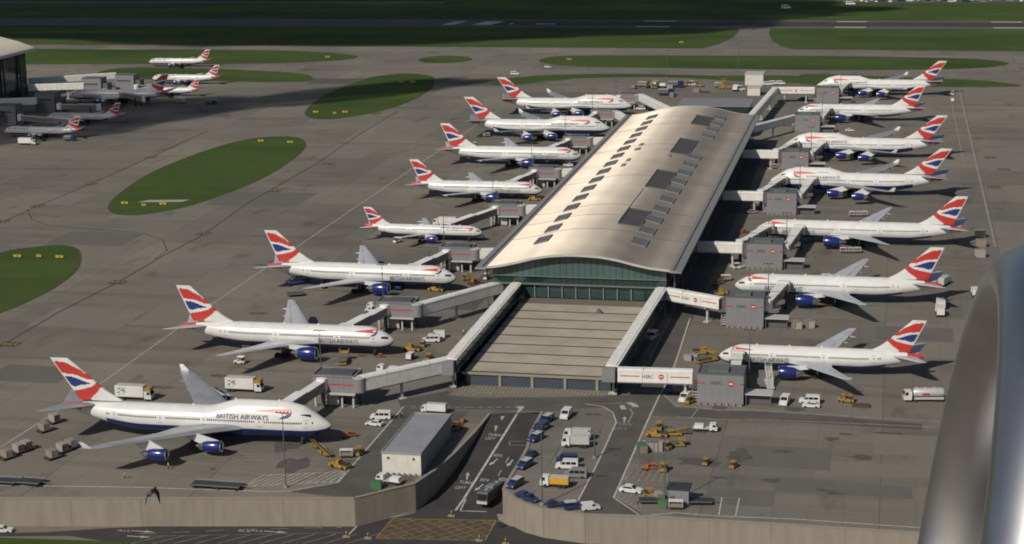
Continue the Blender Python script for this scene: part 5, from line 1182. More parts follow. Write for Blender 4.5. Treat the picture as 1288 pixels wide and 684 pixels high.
def k_tanker(t, L=10.5):
    xf, xr = L / 2, -L / 2; W = 1.2
    m = MB(); m.box(xr, xf - .4, -W * .7, W * .7, .6, 1.0); m.build('chassis', DKMETAL, t)
    cab(t, WHITE, xf - 2.0, xf, W, .6, 2.8)
    m = MB(); m.lathe([(0, .5), (.15, 1.05), (.5, 1.2), (7.4, 1.2), (7.8, 1.05), (8.0, .5)], (xf - 2.4, 0, 2.25), (-1, 0, 0), 18, cap=True); tk = m.build('tank', mat('tank_silver', (.52, .52, .53), .35, metal=.3), t, smooth=50)
    for s in (1, -1):
        m = MB(); m.box(xf - 6.5, xf - 4.6, s * 1.2 - .03, s * 1.2 + .03, 1.9, 2.4); m.build('emblem', RED, t)
        m = MB(); m.box(xr + .4, xf - 2.6, s * W - .12, s * W, .7, 1.3); m.build('side_locker', GREYLT, t)
    for k in range(3): m = MB(); m.box(xf - 3.6 - k * 2.2, xf - 3.1 - k * 2.2, -.3, .3, 3.42, 3.6); m.build('hatch', GREYLT, t)
    wheels4(t, (xr + 1.1, xr + 2.3, xf - 2.9, xf - 1.2), W * .86, .5, .32)
def k_tug(t, c=None, L=3.2):
    c = c or YEL; xf, xr = L / 2, -L / 2; W = .75
    m = MB(); m.prism_y([(xr, .3), (xr, .95), (xr + .9, .95), (xr + 1.0, .75), (xf - 1.2, .75), (xf - 1.1, 1.05), (xf - .1, .95), (xf, .3)], -W, W); m.build('body', c, t)
    m = MB(); m.box(xr + .5, xr + 1.0, -.5, .5, .95, 1.55); m.build('seat', DKMETAL, t)
    m = MB(); m.box(xr + .3, xf - .9, -W, W, 2.0, 2.08); m.build('canopy', c, t)
    for x in (xr + .35, xf - 1.0):
        for s in (1, -1): m = MB(); m.bar((x, s * (W - .06), .9), (x, s * (W - .06), 2.0), .08); m.build('canopy_post', DKMETAL, t)
    wheels4(t, (xr + .6, xf - .6), W * .85, .36)
def k_pushback(t, c=None, L=6.5):
    c = c or YEL; xf, xr = L / 2, -L / 2; W = 1.35
    m = MB(); m.prism_y([(xr, .4), (xr, 1.25), (-.4, 1.35), (xf - .3, 1.3), (xf, 1.0), (xf, .4)], -W, W); m.build('body', c, t)
    cab(t, c, -.2, 1.9, 1.0, 1.3, 2.35)
    m = MB(); m.box(xr + .3, -.5, -W + .2, W - .2, 1.3, 1.6); m.build('engine_cover', DKMETAL, t)
    m = MB(); m.bar((-.1, 0, 2.35), (-.1, 0, 2.75), .15); m.build('beacon', ORANGE, t)
    wheels4(t, (xr + 1.3, xf - 1.3), W * .88, .6, .45)
def k_belt(t, c=None, L=7.5, tilt=.22):
    c = c or YEL; W = .8
    m = MB(); m.box(-2.6, 2.2, -W, W, .4, .95); m.build('body', c, t)
    m = MB(); m.bar((-L / 2, 0, .75), (L / 2, 0, .75 + L * tilt), 1.0, .22); b = m.build('conveyor', DKMETAL, t)
    for s in (1, -1): m = MB(); m.bar((-L / 2, s * .56, .95), (L / 2, s * .56, .95 + L * tilt), .09, .22); m.build('side_rail', c, b)
    m = MB(); m.box(-.4, .5, W, W + .6, .6, 1.6); m.build('driver_seat', c, t)
    m = MB(); m.bar((1.2, 0, .9), (2.2, 0, .75 + (L / 2 + 2) * tilt - .2), .16); m.build('lift_ram', STEEL, t)
    wheels4(t, (-1.9, 1.5), W * .9, .4)
def k_loader(t, c=None):
    c = c or YEL
    m = MB(); m.box(-4, 4, -1.5, 1.5, .5, .95); m.build('chassis', c, t)
    m = MB(); m.box(-4, 1.4, -1.5, 1.5, 1.5, 1.8); m.build('main_platform', GREYDK, t)
    m = MB(); m.box(1.7, 4.2, -1.6, 1.6, 2.9, 3.15); m.build('front_platform', c, t)
    for s in (1, -1):
        for a, b in (((-3, .95), (.8, 1.5)), ((.8, .95), (-3, 1.5)), ((1.9, .95), (4, 2.9)), ((4, .95), (1.9, 2.9))): m = MB(); m.bar((a[0], s * 1.3, a[1]), (b[0], s * 1.3, b[1]), .16); m.build('scissor_arm', c, t)
        for x in (1.8, 3.0, 4.1): m = MB(); m.bar((x, s * 1.55, 3.1), (x, s * 1.55, 4.1), .07); m.build('rail_post', c, t)
        m = MB(); m.bar((1.8, s * 1.55, 4.1), (4.1, s * 1.55, 4.1), .07); m.build('handrail', c, t)
    wheels4(t, (-3, 3), 1.3, .42)
def k_dolly(t, L=3.6):
    m = MB(); m.box(-L / 2, L / 2, -1.1, 1.1, .42, .55); m.build('deck', DKMETAL, t)
    for s in (1, -1): m = MB(); m.box(-L / 2, L / 2, s * 1.1 - .05, s * 1.1 + .05, .55, .68); m.build('side_rail', STEEL, t)
    m = MB(); m.bar((L / 2, 0, .45), (L / 2 + 1.1, 0, .4), .1); m.build('drawbar', STEEL, t)
    wheels4(t, (-L / 2 + .5, L / 2 - .5), .85, .22, .16)
def k_container(t, c=None):
    c = c or TAN
    m = MB(); m.prism([(0, 0)], 0, 0) if False else m.add([(-.78, -1.0, .02), (.78, -1.0, .02), (.78, .75, .02), (-.78, .75, .02), (-.78, -1.0, 1.62), (.78, -1.0, 1.62), (.78, 1.25, 1.62), (-.78, 1.25, 1.62), (-.78, 1.25, .62), (.78, 1.25, .62)], [(3, 2, 1, 0), (0, 1, 5, 4), (4, 5, 6, 7), (2, 3, 8, 9), (9, 8, 7, 6), (1, 2, 9, 6, 5), (0, 4, 7, 8, 3)]); m.build('shell', c, t)
    m = MB(); m.box(-.7, .7, -1.05, -1.0, .1, 1.55); m.build('door_curtain', TAN if c is not TAN else GREYLT, t)
    for x in (-.76, .76): m = MB(); m.bar((x, -1.04, .02), (x, -1.04, 1.62), .06); m.build('edge_rail', STEEL, t)
def k_cart(t, c=None):
    c = c or WHITE
    m = MB(); m.box(-1.5, 1.5, -.75, .75, .4, .55); m.build('deck', DKMETAL, t)
    for x in (-1.45, 1.45): m = MB(); m.box(x - .05, x + .05, -.75, .75, .55, 1.9); m.build('end_panel', c, t)
    m = MB(); m.box(-1.55, 1.55, -.8, .8, 1.9, 1.98); m.build('roof', c, t)
    m = MB(); m.box(-1.3, 1.3, -.5, .5, .56, 1.3); m.build('baggage', TAN, t)
    wheels4(t, (-1, 1), .65, .22, .15)
def k_hilift(t, lift=3.4, cc=None):
    W = 1.25
    m = MB(); m.box(-4.2, 4.0, -W * .8, W * .8, .6, 1.0); m.build('chassis', NAVY, t)
    cab(t, cc or NAVY, 2.4, 4.4, W, .6, 2.3)
    m = MB(); m.box(-4.2, 2.0, -W, W, 1.0 + lift, 3.6 + lift); m.build('cargo_box', WHITE, t)
    m = MB(); m.box(-4.25, -4.2, -W + .1, W - .1, 1.1 + lift, 3.5 + lift); m.build('rear_door', GREYLT, t)
    m = MB(); m.box(2.0, 4.3, -1.0, 1.0, 1.0 + lift, 1.15 + lift); m.build('front_platform', GREYLT, t)
    for s in (1, -1):
        for a, b in (((-3.6, 1.0), (1.6, 1.0 + lift)), ((1.6, 1.0), (-3.6, 1.0 + lift))): m = MB(); m.bar((a[0], s * .95, a[1]), (b[0], s * .95, b[1]), .22); m.build('scissor_arm', NAVY, t)
        m = MB(); m.bar((2.1, s * 1.0, 2.1 + lift), (4.3, s * 1.0, 2.1 + lift), .07); m.build('handrail', STEEL, t)
    for x in (-3.4, 2.0):
        for s in (1, -1): m = MB(); m.bar((x, s * .9, .6), (x, s * 1.7, .05), .2); m.build('outrigger', NAVY, t)
    wheels4(t, (-3.0, 3.2), W * .85, .5, .32)
def k_steps(t, rise=3.9, run=7.5):
    m = MB(); m.box(-run / 2 - 1.2, run / 2, -1.0, 1.0, .4, .75); m.build('chassis', GREYLT, t)
    n = 16
    for i in range(n):
        m = MB(); x = lerp(-run / 2, run / 2 - 1.4, i / n); m.box(x, x + .46, -.75, .75, .7 + rise * i / n, .78 + rise * i / n); m.build('tread', WHITE, t)
    for s in (1, -1):
        m = MB(); m.bar((-run / 2, s * .8, .6), (run / 2 - 1.4, s * .8, .6 + rise), .08, .35); m.build('stringer', WHITE, t)
        m = MB(); m.bar((-run / 2, s * .8, 1.7), (run / 2 - 1.4, s * .8, 1.7 + rise), .07); m.build('handrail', WHITE, t)
        m = MB(); m.bar((run / 2 - .8, s * .8, .7), (run / 2 - .8, s * .8, .7 + rise), .14); m.build('prop', STEEL, t)
    m = MB(); m.box(run / 2 - 1.4, run / 2 + .3, -.85, .85, .62 + rise, .75 + rise); m.build('landing', GREYDK, t)
    wheels4(t, (-run / 2 + .4, run / 2 - 1.0), .85, .35)
def k_bus(t, L=11.6):
    xf, xr = L / 2, -L / 2; W = 1.27; c = mat('bus_dark_grey', (.085, .095, .10), .35)
    m = MB(); m.prism_y([(xr, .35), (xr, 2.9), (xr + .2, 3.05), (xf - .3, 3.05), (xf, 2.7), (xf + .05, .35)], -W, W); m.build('body', c, t, smooth=30)
    glass(t, 'windscreen', [(xf + .07, -W * .92, 1.25), (xf + .07, W * .92, 1.25), (xf + .03, W * .9, 2.7), (xf + .03, -W * .9, 2.7)])
    m = MB(); m.box(xf + .0, xf + .1, -W * .95, W * .95, .4, .95); m.build('front_bumper', GREYLT, t)
    for s in (1, -1):
        for k in range(7): x = xr + .6 + k * 1.52; glass(t, 'side_window', [(x, s * (W + .015), 1.35), (x + 1.4, s * (W + .015), 1.35), (x + 1.4, s * (W + .015), 2.5), (x, s * (W + .015), 2.5)])
        m = MB(); m.box(xf + .02, xf + .12, s * .95 - .17, s * .95 + .17, .98, 1.15); m.build('headlight', GREYLT, t)
    m = MB(); m.box(-1.6, 1.2, -.95, .95, 3.05, 3.32); m.build('roof_unit', mat('bus_roof_unit', (.2, .21, .22), .5), t)
    for x in (-4.2, 2.9): m = MB(); m.box(x - .35, x + .35, -.35, .35, 3.05, 3.13); m.build('roof_hatch', GREYLT, t)
    wheels4(t, (xr + 2.6, xf - 2.4), W * .9, .48, .3)
def k_flat(t, c=None):
    cab(t, c or WHITE, 1.1, 3.0, 1.0, .5, 2.1)
    m = MB(); m.box(-3, 2.4, -.8, .8, .5, .75); m.build('chassis', DKMETAL, t); m = MB(); m.box(-3.0, 1.0, -1.05, 1.05, .78, .92); m.build('flat_bed', GREYLT, t)
    m = MB(); m.box(-2.6, -.4, -.85, .85, .93, 1.75); m.build('water_tank', WHITE, t)
    wheels4(t, (-2.0, 2.0), .88, .42)
def k_barrier(t): # knee-high equipment heap: tow bars and chocks on a rack
    for y in (-.6, 0, .6): m = MB(); m.bar((-2.2, y, .45), (2.2, y, .55), .16); m.build('tow_bar', ORANGE, t)
    for x in (-1.6, 1.6): m = MB(); m.bar((x, -1, .2), (x, 1, .2), .25, .4); m.build('rack', DKMETAL, t)
    m = MB(); m.box(-.6, .6, -.5, .5, .65, 1.5); m.build('generator', ORANGE, t); m = MB(); m.box(-.5, .5, -.52, -.5, .8, 1.3); m.build('grille', DKMETAL, t)
def roof_sheen(t): m = MB(); m.box(-2.15, .5, -.84, .84, 1.85, 1.9); m.build('roof_sky_sheen', GREYLT, t)  # pale sheet painting the sky's reflection onto the blue roof
KIND = {
 'blue_car': ('car', lambda t: k_car(t, BLUECAR)), 'white_car': ('car', lambda t: k_car(t, WHITE)), 'silver_car': ('car', lambda t: k_car(t, SILVER)), 'hatch': ('car', lambda t: k_car(t, BLUECAR, 3.9, .88, 1.6)),
 'white_van': ('van', lambda t: k_van(t, WHITE)), 'panel_van': ('van', lambda t: k_van(t, WHITE, 5.0, .98, 2.2, False)), 'silver_van': ('van', lambda t: k_van(t, SILVER)), 'blue_van': ('van', lambda t: k_van(t, BLUECAR, 5.2, 1.0, 2.0)), 'offroad': ('car', lambda t: (k_van(t, BLUECAR, 4.6, .95, 1.85), roof_sheen(t))),
 'catering': ('lorry', lambda t: k_truck(t, WHITE, WHITE, 10.0, 1.28, 3.9, True, YEL)), 'box_lorry': ('lorry', lambda t: k_truck(t, WHITE, GREYLT, 6.6, 1.05, 2.8)), 'white_lorry': ('lorry', lambda t: k_truck(t, WHITE, WHITE, 9.0, 1.2, 3.5)), 'yellow_lorry': ('lorry', lambda t: k_truck(t, WHITE, mat('sweeper_yellow', (.55, .30, .03), .5), 6.4, 1.1, 2.5)), 'low_lorry': ('lorry', lambda t: k_truck(t, NAVY, GREYDK, 6.0, 1.1, 2.4)),
 'tanker': ('tanker', lambda t: k_tanker(t)), 'tug': ('tug', lambda t: k_tug(t)), 'orange_tug': ('tug', lambda t: k_tug(t, ORANGE)), 'white_tug': ('tug', lambda t: k_tug(t, WHITE)), 'pushback': ('tractor', lambda t: k_pushback(t)), 'belt': ('belt loader', lambda t: k_belt(t)), 'loader': ('loader', lambda t: k_loader(t)),
 'dolly': ('dolly', lambda t: k_dolly(t)), 'container': ('container', lambda t: k_container(t)), 'pale_container': ('container', lambda t: k_container(t, mat('dull_container', (.27, .25, .235), .6))), 'cart': ('cart', lambda t: k_cart(t)), 'hilift': ('lorry', lambda t: k_hilift(t)), 'hilift_mid': ('lorry', lambda t: k_hilift(t, 2.2, WHITE)), 'steps': ('steps', lambda t: k_steps(t)), 'bus': ('bus', lambda t: k_bus(t)), 'flat': ('lorry', lambda t: k_flat(t)), 'rack': ('equipment', lambda t: k_barrier(t)), 'green_container': ('container', lambda t: k_container(t, GREEN)),
}
ONAME = {'car': 'parked_car', 'van': 'parked_van', 'lorry': 'lorry', 'tanker': 'fuel_tanker', 'tug': 'baggage_tug', 'tractor': 'pushback_tractor', 'belt loader': 'belt_loader', 'loader': 'cargo_loader', 'dolly': 'dolly', 'container': 'baggage_container', 'cart': 'baggage_cart', 'steps': 'passenger_steps', 'bus': 'bus', 'equipment': 'equipment_rack'}
def put(kind, p, hd, label, group=None, z=None, sc=1.0):
    cat, fn = KIND[kind]; p = at(*p) if isinstance(p, tuple) else p
    if kind in CACHE: o = copy_tree(CACHE[kind]); o['label'] = label
    else:
        o = CACHE[kind] = thing(ONAME[cat], label, cat); fn(o)
    if kind in ('pushback', 'belt', 'loader'): sc *= .82
    o.location = (p.x, p.y, (p.z if z is None else z)); o.rotation_euler = (0, 0, R(hd)); o.scale = (sc,) * 3
    if group: o['group'] = group
    elif 'group' in o: del o['group']
    return o
G1 = 'vehicles round the aircraft'
put('catering', (170, 502), 0, 'white catering lorry with a leaf print behind the tail of the nearest jumbo', 'catering lorries with leaf print')
put('catering', (308, 492), 0, 'white catering lorry with a leaf print nearer the second airliner', 'catering lorries with leaf print')
put('white_car', (281, 502), 60, 'white car half hidden behind the back of the nearest jumbo')
put('white_car', (471, 535), 170, 'white car parked just in front of a white van by the nearest jumbo nose', 'cars'); put('white_van', (479, 527), 185, 'white van parked behind the white car by the nearest left gate house', 'vans')
put('white_van', (542, 430), 190, 'white van in front of the second left gate house', 'vans'); put('panel_van', (549, 425), 190, 'white van just behind another van at the second gate house', 'vans')
GC = 'baggage containers on dollies by the nearest jumbo tail'
DL = [' nearest the jumbo tail', ' in front of the jumbo tail', ' at the rear of the leftmost train', ' in the middle of the leftmost train', ' at the frame edge', ' at the rear under the wing tip', ' in the middle under the wing tip', ' left of the jumbo wing tip']
for i, (x, y, k, lab) in enumerate(((69, 532, 'pale_container', 'pale baggage container on the dolly nearest the jumbo tail'), (56, 543, 'container', 'tan baggage container on a dolly in front of the pale one'), (34, 566, 'pale_container', 'grey container on the rear dolly of the leftmost train'), (24, 570, 'pale_container', 'grey container on the middle dolly of the leftmost train'), (9, 577, 'container', 'tan container on the front dolly of the leftmost train, by the frame edge'), (90, 564, 'container', 'tan container on the rear dolly under the jumbo wing tip'), (79, 569, 'pale_container', 'grey container on the middle dolly under the jumbo wing tip'), (66, 577, 'container', 'tan container on the front dolly left of the jumbo wing tip'))):
    p = at(x, y); put('dolly', p, 62, 'low dolly under the ' + lab.split(' on ')[0] + DL[i], 'dollies under containers'); q = p.copy(); q.z = .56; put(k, q, 62, lab, GC, sc=1.12)
for (x, y, hd, lab) in ((8, 608, 2, 'dark empty dolly at the left frame edge on the apron rim'), (38, 609, -2, 'second dark empty dolly near the left frame edge on the rim'), (259, 612, 0, 'left of two dark empty dollies by the hatched zone'), (288, 614, 0, 'right of two dark empty dollies by the hatched zone')): put('dolly', (x, y), hd, lab, 'empty dollies on the apron rim', sc=1.7)
put('pushback', (428, 588), 155, 'yellow pushback tractor at the corner of the hatched zone')
put('belt', (408, 572), 140, 'yellow belt loader lying between the jumbo nose and hatched zone'); put('belt', (396, 562), 130, 'small yellow belt loader under the jumbo chin', sc=.75)
put('rack', (440, 549), 30, 'orange equipment rack right of the nearest jumbo nose'); put('tug', (452, 572), 80, 'yellow tug by the white line right of the nearest jumbo'); put('cart', (436, 575), 10, 'white baggage cart beside the yellow pushback tractor')
put('flat', (490, 608), 170, 'white flatbed lorry with a water tank in front of the white depot'); put('green_container', (474, 614), 90, 'green and white bin in front of the flatbed lorry', sc=1.1)
put('white_lorry', (546, 519), 178, 'white lorry parked behind the white depot', sc=.72); put('rack', (582, 532), 80, 'orange rack on the strip between depot and ramp wall', sc=.8); put('tug', (574, 541), 60, 'yellow tug on the strip beside the depot')
put('loader', (432, 456), 100, 'yellow-green cargo loader under the second left airliner'); put('rack', (478, 449), 20, 'orange rack under the nose of the second left airliner', sc=.7); put('pushback', (518, 441), 175, 'yellow pushback tractor at the second left airliner nose'); put('tug', (531, 436), 100, 'small yellow tug right of the pushback at the second nose')
put('flat', (488, 468), 178, 'white flatbed lorry behind the slanting left bridge'); put('tug', (540, 453), 80, 'yellow tug against the slanting left bridge'); put('cart', (516, 452), 85, 'pale cart between second nose and slanting bridge')
put('white_tug', (302, 457), 170, 'white tug under the wing tip of the second left airliner'); put('loader', (314, 437), 92, 'cargo loader at the rear hold of the second left airliner')
put('hilift', (374, 358), 38, 'high-lift catering lorry raised at the tail of the third left airliner'); put('belt', (408, 361), 100, 'yellow belt loader at the third left airliner, behind the wing'); put('hilift_mid', (503, 362), 95, 'high-lift lorry by the front door of the third left airliner'); put('dolly', (372, 372), 25, 'dark dolly below the wing tip of the third left airliner', sc=1.5)
put('pushback', (549, 366), 170, 'yellow pushback tractor under the nose of the third left airliner'); put('rack', (596, 357), 60, 'orange rack beside the left corner of the glass front', sc=1.2); put('tug', (587, 352), 30, 'yellow tug near the left corner of the glass front'); put('white_tug', (612, 351), 90, 'white tug against the left corner of the glass front')
put('white_tug', (466, 392), 178, 'white tug left of the second left gate house'); put('flat', (474, 389), 178, 'white flatbed beside the second left gate house')
put('white_lorry', (560, 284), 180, 'white lorry behind the small narrow-bodied airliner'); put('white_tug', (500, 305), 60, 'white tug at the wing tip of the small narrow-bodied airliner'); put('flat', (600, 301), 175, 'white flatbed under the nose of the small narrow-bodied airliner')
put('white_tug', (598, 184), 90, 'white tug near the sixth left airliner tail'); put('cart', (612, 172), 30, 'white cart between sixth and seventh left tails'); put('belt', (606, 172), 60, 'belt loader between sixth and seventh left tails'); put('loader', (700, 140), 95, 'cargo loader under the farthest left jumbo'); put('silver_van', (671, 199), 178, 'silver van under the wing of the sixth left airliner')
put('white_car', (715, 209), 178, 'white car by the nose of the sixth left airliner', 'cars'); put('tug', (710, 208), 100, 'yellow tug left of the white car by the sixth nose'); put('pushback', (673, 252), 178, 'yellow pushback under the fifth left airliner nose')
put('white_van', (806, 138), 178, 'white van at the far left corner of the roof', 'vans'); put('panel_van', (814, 137), 178, 'second white van at the far left corner of the roof', 'vans')
# the ramp and the car park beside it
p = at_ramp(617, 628); o = put('bus', p, 263, 'dark grey bus coming down the ramp to the box junction'); o.rotation_euler = (0, R(-5.5), R(263))
GP = 'cars parked along the ramp wall'
for x, y, k, hd, lab in ((687, 531, 'offroad', 250, 'farthest dark blue car along the ramp wall'), (680, 541.5, 'blue_van', 250, 'second farthest blue vehicle along the ramp wall'), (674, 554, 'offroad', 250, 'third blue car along the ramp wall, beside a tall mast'), (668, 575, 'hatch', 250, 'fourth blue car along the ramp wall, after a gap'), (660, 588, 'offroad', 250, 'fifth blue car along the ramp wall'), (648, 612, 'offroad', 250, 'blue car by the corner where the ramp wall turns'), (660, 626, 'blue_car', 330, 'dark car parked slantwise by the curved wall'), (668, 630, 'hatch', 330, 'dark hatchback right of the slanted dark car'), (698, 637, 'hatch', 25, 'dark car left of the middle one in the bottom row'), (722, 640, 'offroad', 25, 'dark car in the middle of the bottom row by the wall'), (743, 641, 'panel_van', 25, 'small white van at the right end of the bottom row')):
    put(k, (x, y), hd, lab, GP, sc=.8 if k == 'panel_van' else 1.0)
put('panel_van', (712, 525), 265, 'white box van alone at the top of the car park'); put('box_lorry', (726, 553), 185, 'farther of two box lorries side by side in the car park', 'box lorries'); put('box_lorry', (724, 562), 185, 'nearer of two box lorries side by side in the car park', 'box lorries')
put('blue_van', (713, 581), 190, 'dark blue van between the lorries and the white minibus'); put('white_van', (713, 589), 185, 'white minibus next to the dark blue van'); put('silver_van', (724, 600), 182, 'silver minibus right of the yellow lorry'); put('yellow_lorry', (698, 612), 180, 'yellow-bodied lorry with white cab in the car park')
put('white_car', (794, 619), 350, 'white estate car on the hatching at lower right', sc=1.15)
# equipment park at lower right
put('flat', (887, 542), 0, 'white and grey service lorry on the open apron, right of the yellow loader'); put('pushback', (826, 549), 178, 'yellow pushback tractor left of the service lorry'); put('tug', (829, 540), 90, 'yellow tug behind the yellow pushback at the white line'); put('belt', (848, 548), 5, 'dark belt loader right of the yellow pushback')
for i, (x, y, k, hd, lab) in enumerate(((808, 569, 'green_container', 20, 'green container at the white road line'), (816, 566, 'pale_container', 90, 'left of the pale containers beside the green one'), (821, 566, 'pale_container', 90, 'middle of the pale containers beside the green one'), (827, 566, 'pale_container', 90, 'right of the pale containers beside the green one'))): put(k, (x, y), hd, lab, sc=1.3)
put('tug', (836, 565), 150, 'yellow tug right of the pale containers'); put('loader', (848, 561), 10, 'yellow loader right of the pale containers', sc=.75); put('rack', (822, 590), 10, 'orange rack on the upper hatched patch, right'); put('rack', (815, 590), 60, 'orange rack on the upper hatched patch, left', sc=.8); put('tug', (835, 592), 90, 'yellow tug beside the orange racks')
put('dolly', (817, 632), 8, 'yellow-loaded dolly left of the dark-roofed shed', sc=1.3); put('tug', (818, 625), 10, 'yellow tug behind the dolly left of the shed'); put('pale_container', (829, 628), 30, 'pale container between dolly and shed'); put('green_container', (836, 638), 60, 'green container at the foot of the shed mast'); put('cart', (850, 640), 5, 'baggage cart in front of the shed'); put('dolly', (880, 633), 8, 'grey dolly right of the shed', sc=1.5)
put('tug', (888, 584), 80, 'small yellow tug alone on the open apron', sc=.8); put('tug', (923, 588), 70, 'small yellow tug alone, right of its twin on the apron', sc=.8)
# right-hand stands
put('steps', (967, 484), 100, 'white passenger steps against the side of the nearest right airliner'); put('panel_van', (987, 508), 262, 'white van facing the camera by the nearest right airliner', 'vans'); put('white_van', (1018, 507), 180, 'white minibus behind the small white pickup', 'vans'); put('white_car', (1020, 512), 180, 'white car in front of the white minibus on the right stand'); put('tug', (1061, 505), 175, 'yellow tug on the nearest right stand'); put('tug', (1066, 506), 175, 'second yellow tug touching the first on the nearest right stand')
put('tanker', (1162, 504), 190, 'silver fuel tanker with a red emblem by the engine cowling')
put('panel_van', (862, 504), 255, 'white and grey van beside the nearest right tower'); put('low_lorry', (851, 495), 180, 'dark lorry in the shadow of the nearest right bridge'); put('tug', (868, 507), 60, 'yellow tug at the corner of the nearest right tower')
for x, y, k, hd, lab in ((882, 445, 'pushback', 15, 'yellow pushback tractor at the nearest right airliner nose'), (888, 455, 'loader', 40, 'yellow loader left of the nearest right airliner nose'), (866, 453, 'pale_container', 80, 'left of two pale containers by the nearest right nose'), (874, 452, 'pale_container', 80, 'right of two pale containers by the nearest right nose'), (905, 371, 'pushback', 10, 'yellow pushback tractor at the second right airliner nose'), (903, 358, 'belt', 60, 'yellow belt loader beside the second right airliner nose'), (913, 353, 'cart', 5, 'cart beside the second right airliner nose'), (928, 338, 'white_tug', 30, 'white tug left of the third right tower'), (935, 293, 'rack', 40, 'orange rack at the third right nose'), (947, 268, 'silver_car', 20, 'silver car left of the fourth right tower'), (952, 261, 'white_tug', 30, 'white tug behind the silver car at the fourth tower'), (973, 212, 'cart', 10, 'cart left of the fifth right tower')): put(k, (x, y), hd, lab)
put('white_van', (821, 426), 262, 'white van on the road right of the lower hall', 'vans')
put('white_lorry', (1188, 358), 70, 'white lorry standing behind the tail of the second right airliner', sc=.8); put('cart', (1182, 397), 95, 'pink-grey cart below the tail shadow of the second right airliner', sc=1.5); put('cart', (1183, 388), 95, 'cart behind the pink-grey one below the tail shadow', sc=1.5); put('cart', (1226, 372), 95, 'cart near the cowling edge on the second right stand', sc=1.3)
put('pale_container', (1233, 298), 90, 'farther container on the third right stand by the frame edge', sc=1.6); put('container', (1234, 310), 90, 'middle container on the third right stand', sc=1.6); put('pale_container', (1233, 323), 90, 'nearer container on the third right stand', sc=1.6)
for i, x in enumerate((1062, 1069, 1077)): put('cart', (x, 318), 8, 'white baggage cart under the engine of the longest airliner, %s of three' % ('left', 'middle', 'right')[i], 'carts under the longest airliner engine')
for i, x in enumerate((1073, 1079, 1086)): put('cart', (x, 272), 8, 'white baggage cart behind the far wing of the longest airliner, %s of three' % ('left', 'middle', 'right')[i], 'carts behind the longest airliner')
put('white_car', (1069, 165), 5, 'white car alone between the two far right airliners'); put('white_tug', (1198, 119), 90, 'white tug at the tail of the farthest right jumbo'); put('cart', (1198, 128), 90, 'white cart in front of the white tug at the farthest tail')
for i, (x, y) in enumerate(((1031, 354), (1039, 352), (1047, 353))): put('cart', (x, y), 8, 'dark cart behind the second right airliner wing, %s of three' % ('left', 'middle', 'right')[i])
for i, (x, y) in enumerate(((1002, 413), (1018, 412))): put('container', (x, y), 30, '%s of two tan containers right of the second right tower' % ('left', 'right')[i], sc=1.4)
for i, (x, y, hd) in enumerate(((862, 318, 80), (868, 300, 80), (872, 288, 80), (880, 272, 80), (853, 352, 80), (886, 258, 80), (896, 240, 82))): put('low_lorry' if i % 2 else 'silver_van', (x, y), hd, 'vehicle in the dark lane under the right eave, number %s from the camera' % ('second', 'third', 'fourth', 'fifth', 'first', 'sixth', 'seventh')[i], 'vehicles in the shaded lane')
put('white_tug', (976, 135), 90, 'white tug below the far straight bridge'); put('silver_van', (986, 158), 178, 'silver van below the thin slanting bridge'); put('blue_van', (1010, 126), 178, 'blue van beside the farthest right tower'); put('blue_car', (958, 198), 178, 'dark car left of the fifth right nose')
# the yard behind the terminal
rs = random.Random(11); yard = ['container', 'dolly', 'cart', 'belt', 'loader', 'flat', 'pale_container', 'low_lorry', 'tug', 'white_tug']
YL = {'container': 'tan container', 'dolly': 'dark dolly', 'cart': 'white cart', 'belt': 'yellow belt loader', 'loader': 'yellow cargo loader', 'flat': 'white flatbed lorry', 'pale_container': 'grey container', 'low_lorry': 'dark lorry', 'tug': 'yellow tug', 'white_tug': 'white tug'}
for i, (x, y) in enumerate(((797, 112), (801, 109), (808, 109), (815, 110), (824, 110), (829, 110), (843, 112), (850, 110), (862, 108), (871, 108), (876, 116), (886, 116), (904, 110), (910, 112), (918, 110), (925, 114), (845, 122), (838, 120), (880, 109), (932, 114))):
    k = yard[i % len(yard)]; put(k, (x, y), rs.choice((0, 90, 20, 175)), '%s in the equipment yard behind the terminal roof, %s' % (YL[k], 'towards its left' if i < 10 else 'close to the roof' if i in (16, 17) else 'towards its right'), 'equipment in the yard behind the terminal', sc=1.5)
for i, (x, y) in enumerate(((966, 107), (973, 106), (982, 106))): put('white_van', (x, y), 0, 'white van on the far grass edge right of the pavilion, %s of three' % ('left', 'middle', 'right')[i])
put('white_car', (689, 85), 0, 'pale car driving along the far grass strip'); put('white_van', (648, 94), 0, 'pale van on the far dark taxiway')
put('white_lorry', (35, 182), 0, 'long white lorry in front of the nearest shaded airliner at upper left'); put('low_lorry', (88, 177), 0, 'dark lorry under the tail of the nearest shaded airliner'); put('low_lorry', (266, 131), 0, 'dark tractor alone on the apron at upper left'); put('cart', (228, 130), 0, 'grey cart behind the large airliner at upper left', sc=1.6)
put('white_car', (4, 669, LOW), 10, 'white car entering at the bottom left on the lower road')
# far car park row at the top right edge of the view
for i in range(34):
    k = rs.choice(('white_van', 'silver_van', 'white_car', 'blue_van', 'silver_car')); x = 1062 + i * 7.0 + rs.uniform(-2, 2); put(k, (x, rs.choice((0.6, 1.8, 2.6))), rs.choice((90, 0, 90)), '%s in the far car park row along the top right edge' % k.replace('_', ' '), 'vehicles in the far car park', sc=1.35)
for x, y in ((1070, 6.0), (989, 11)): put('white_van', (x, y), 0, 'white van on the far grass left of the car park row' if x > 1000 else 'pale van beyond the runway right of the middle', sc=1.5)
sheet('car_park', px([(1050, -2), (1700, -1), (1700, 3.2), (1110, 3.4), (1052, 2)]), .03, ASPH)

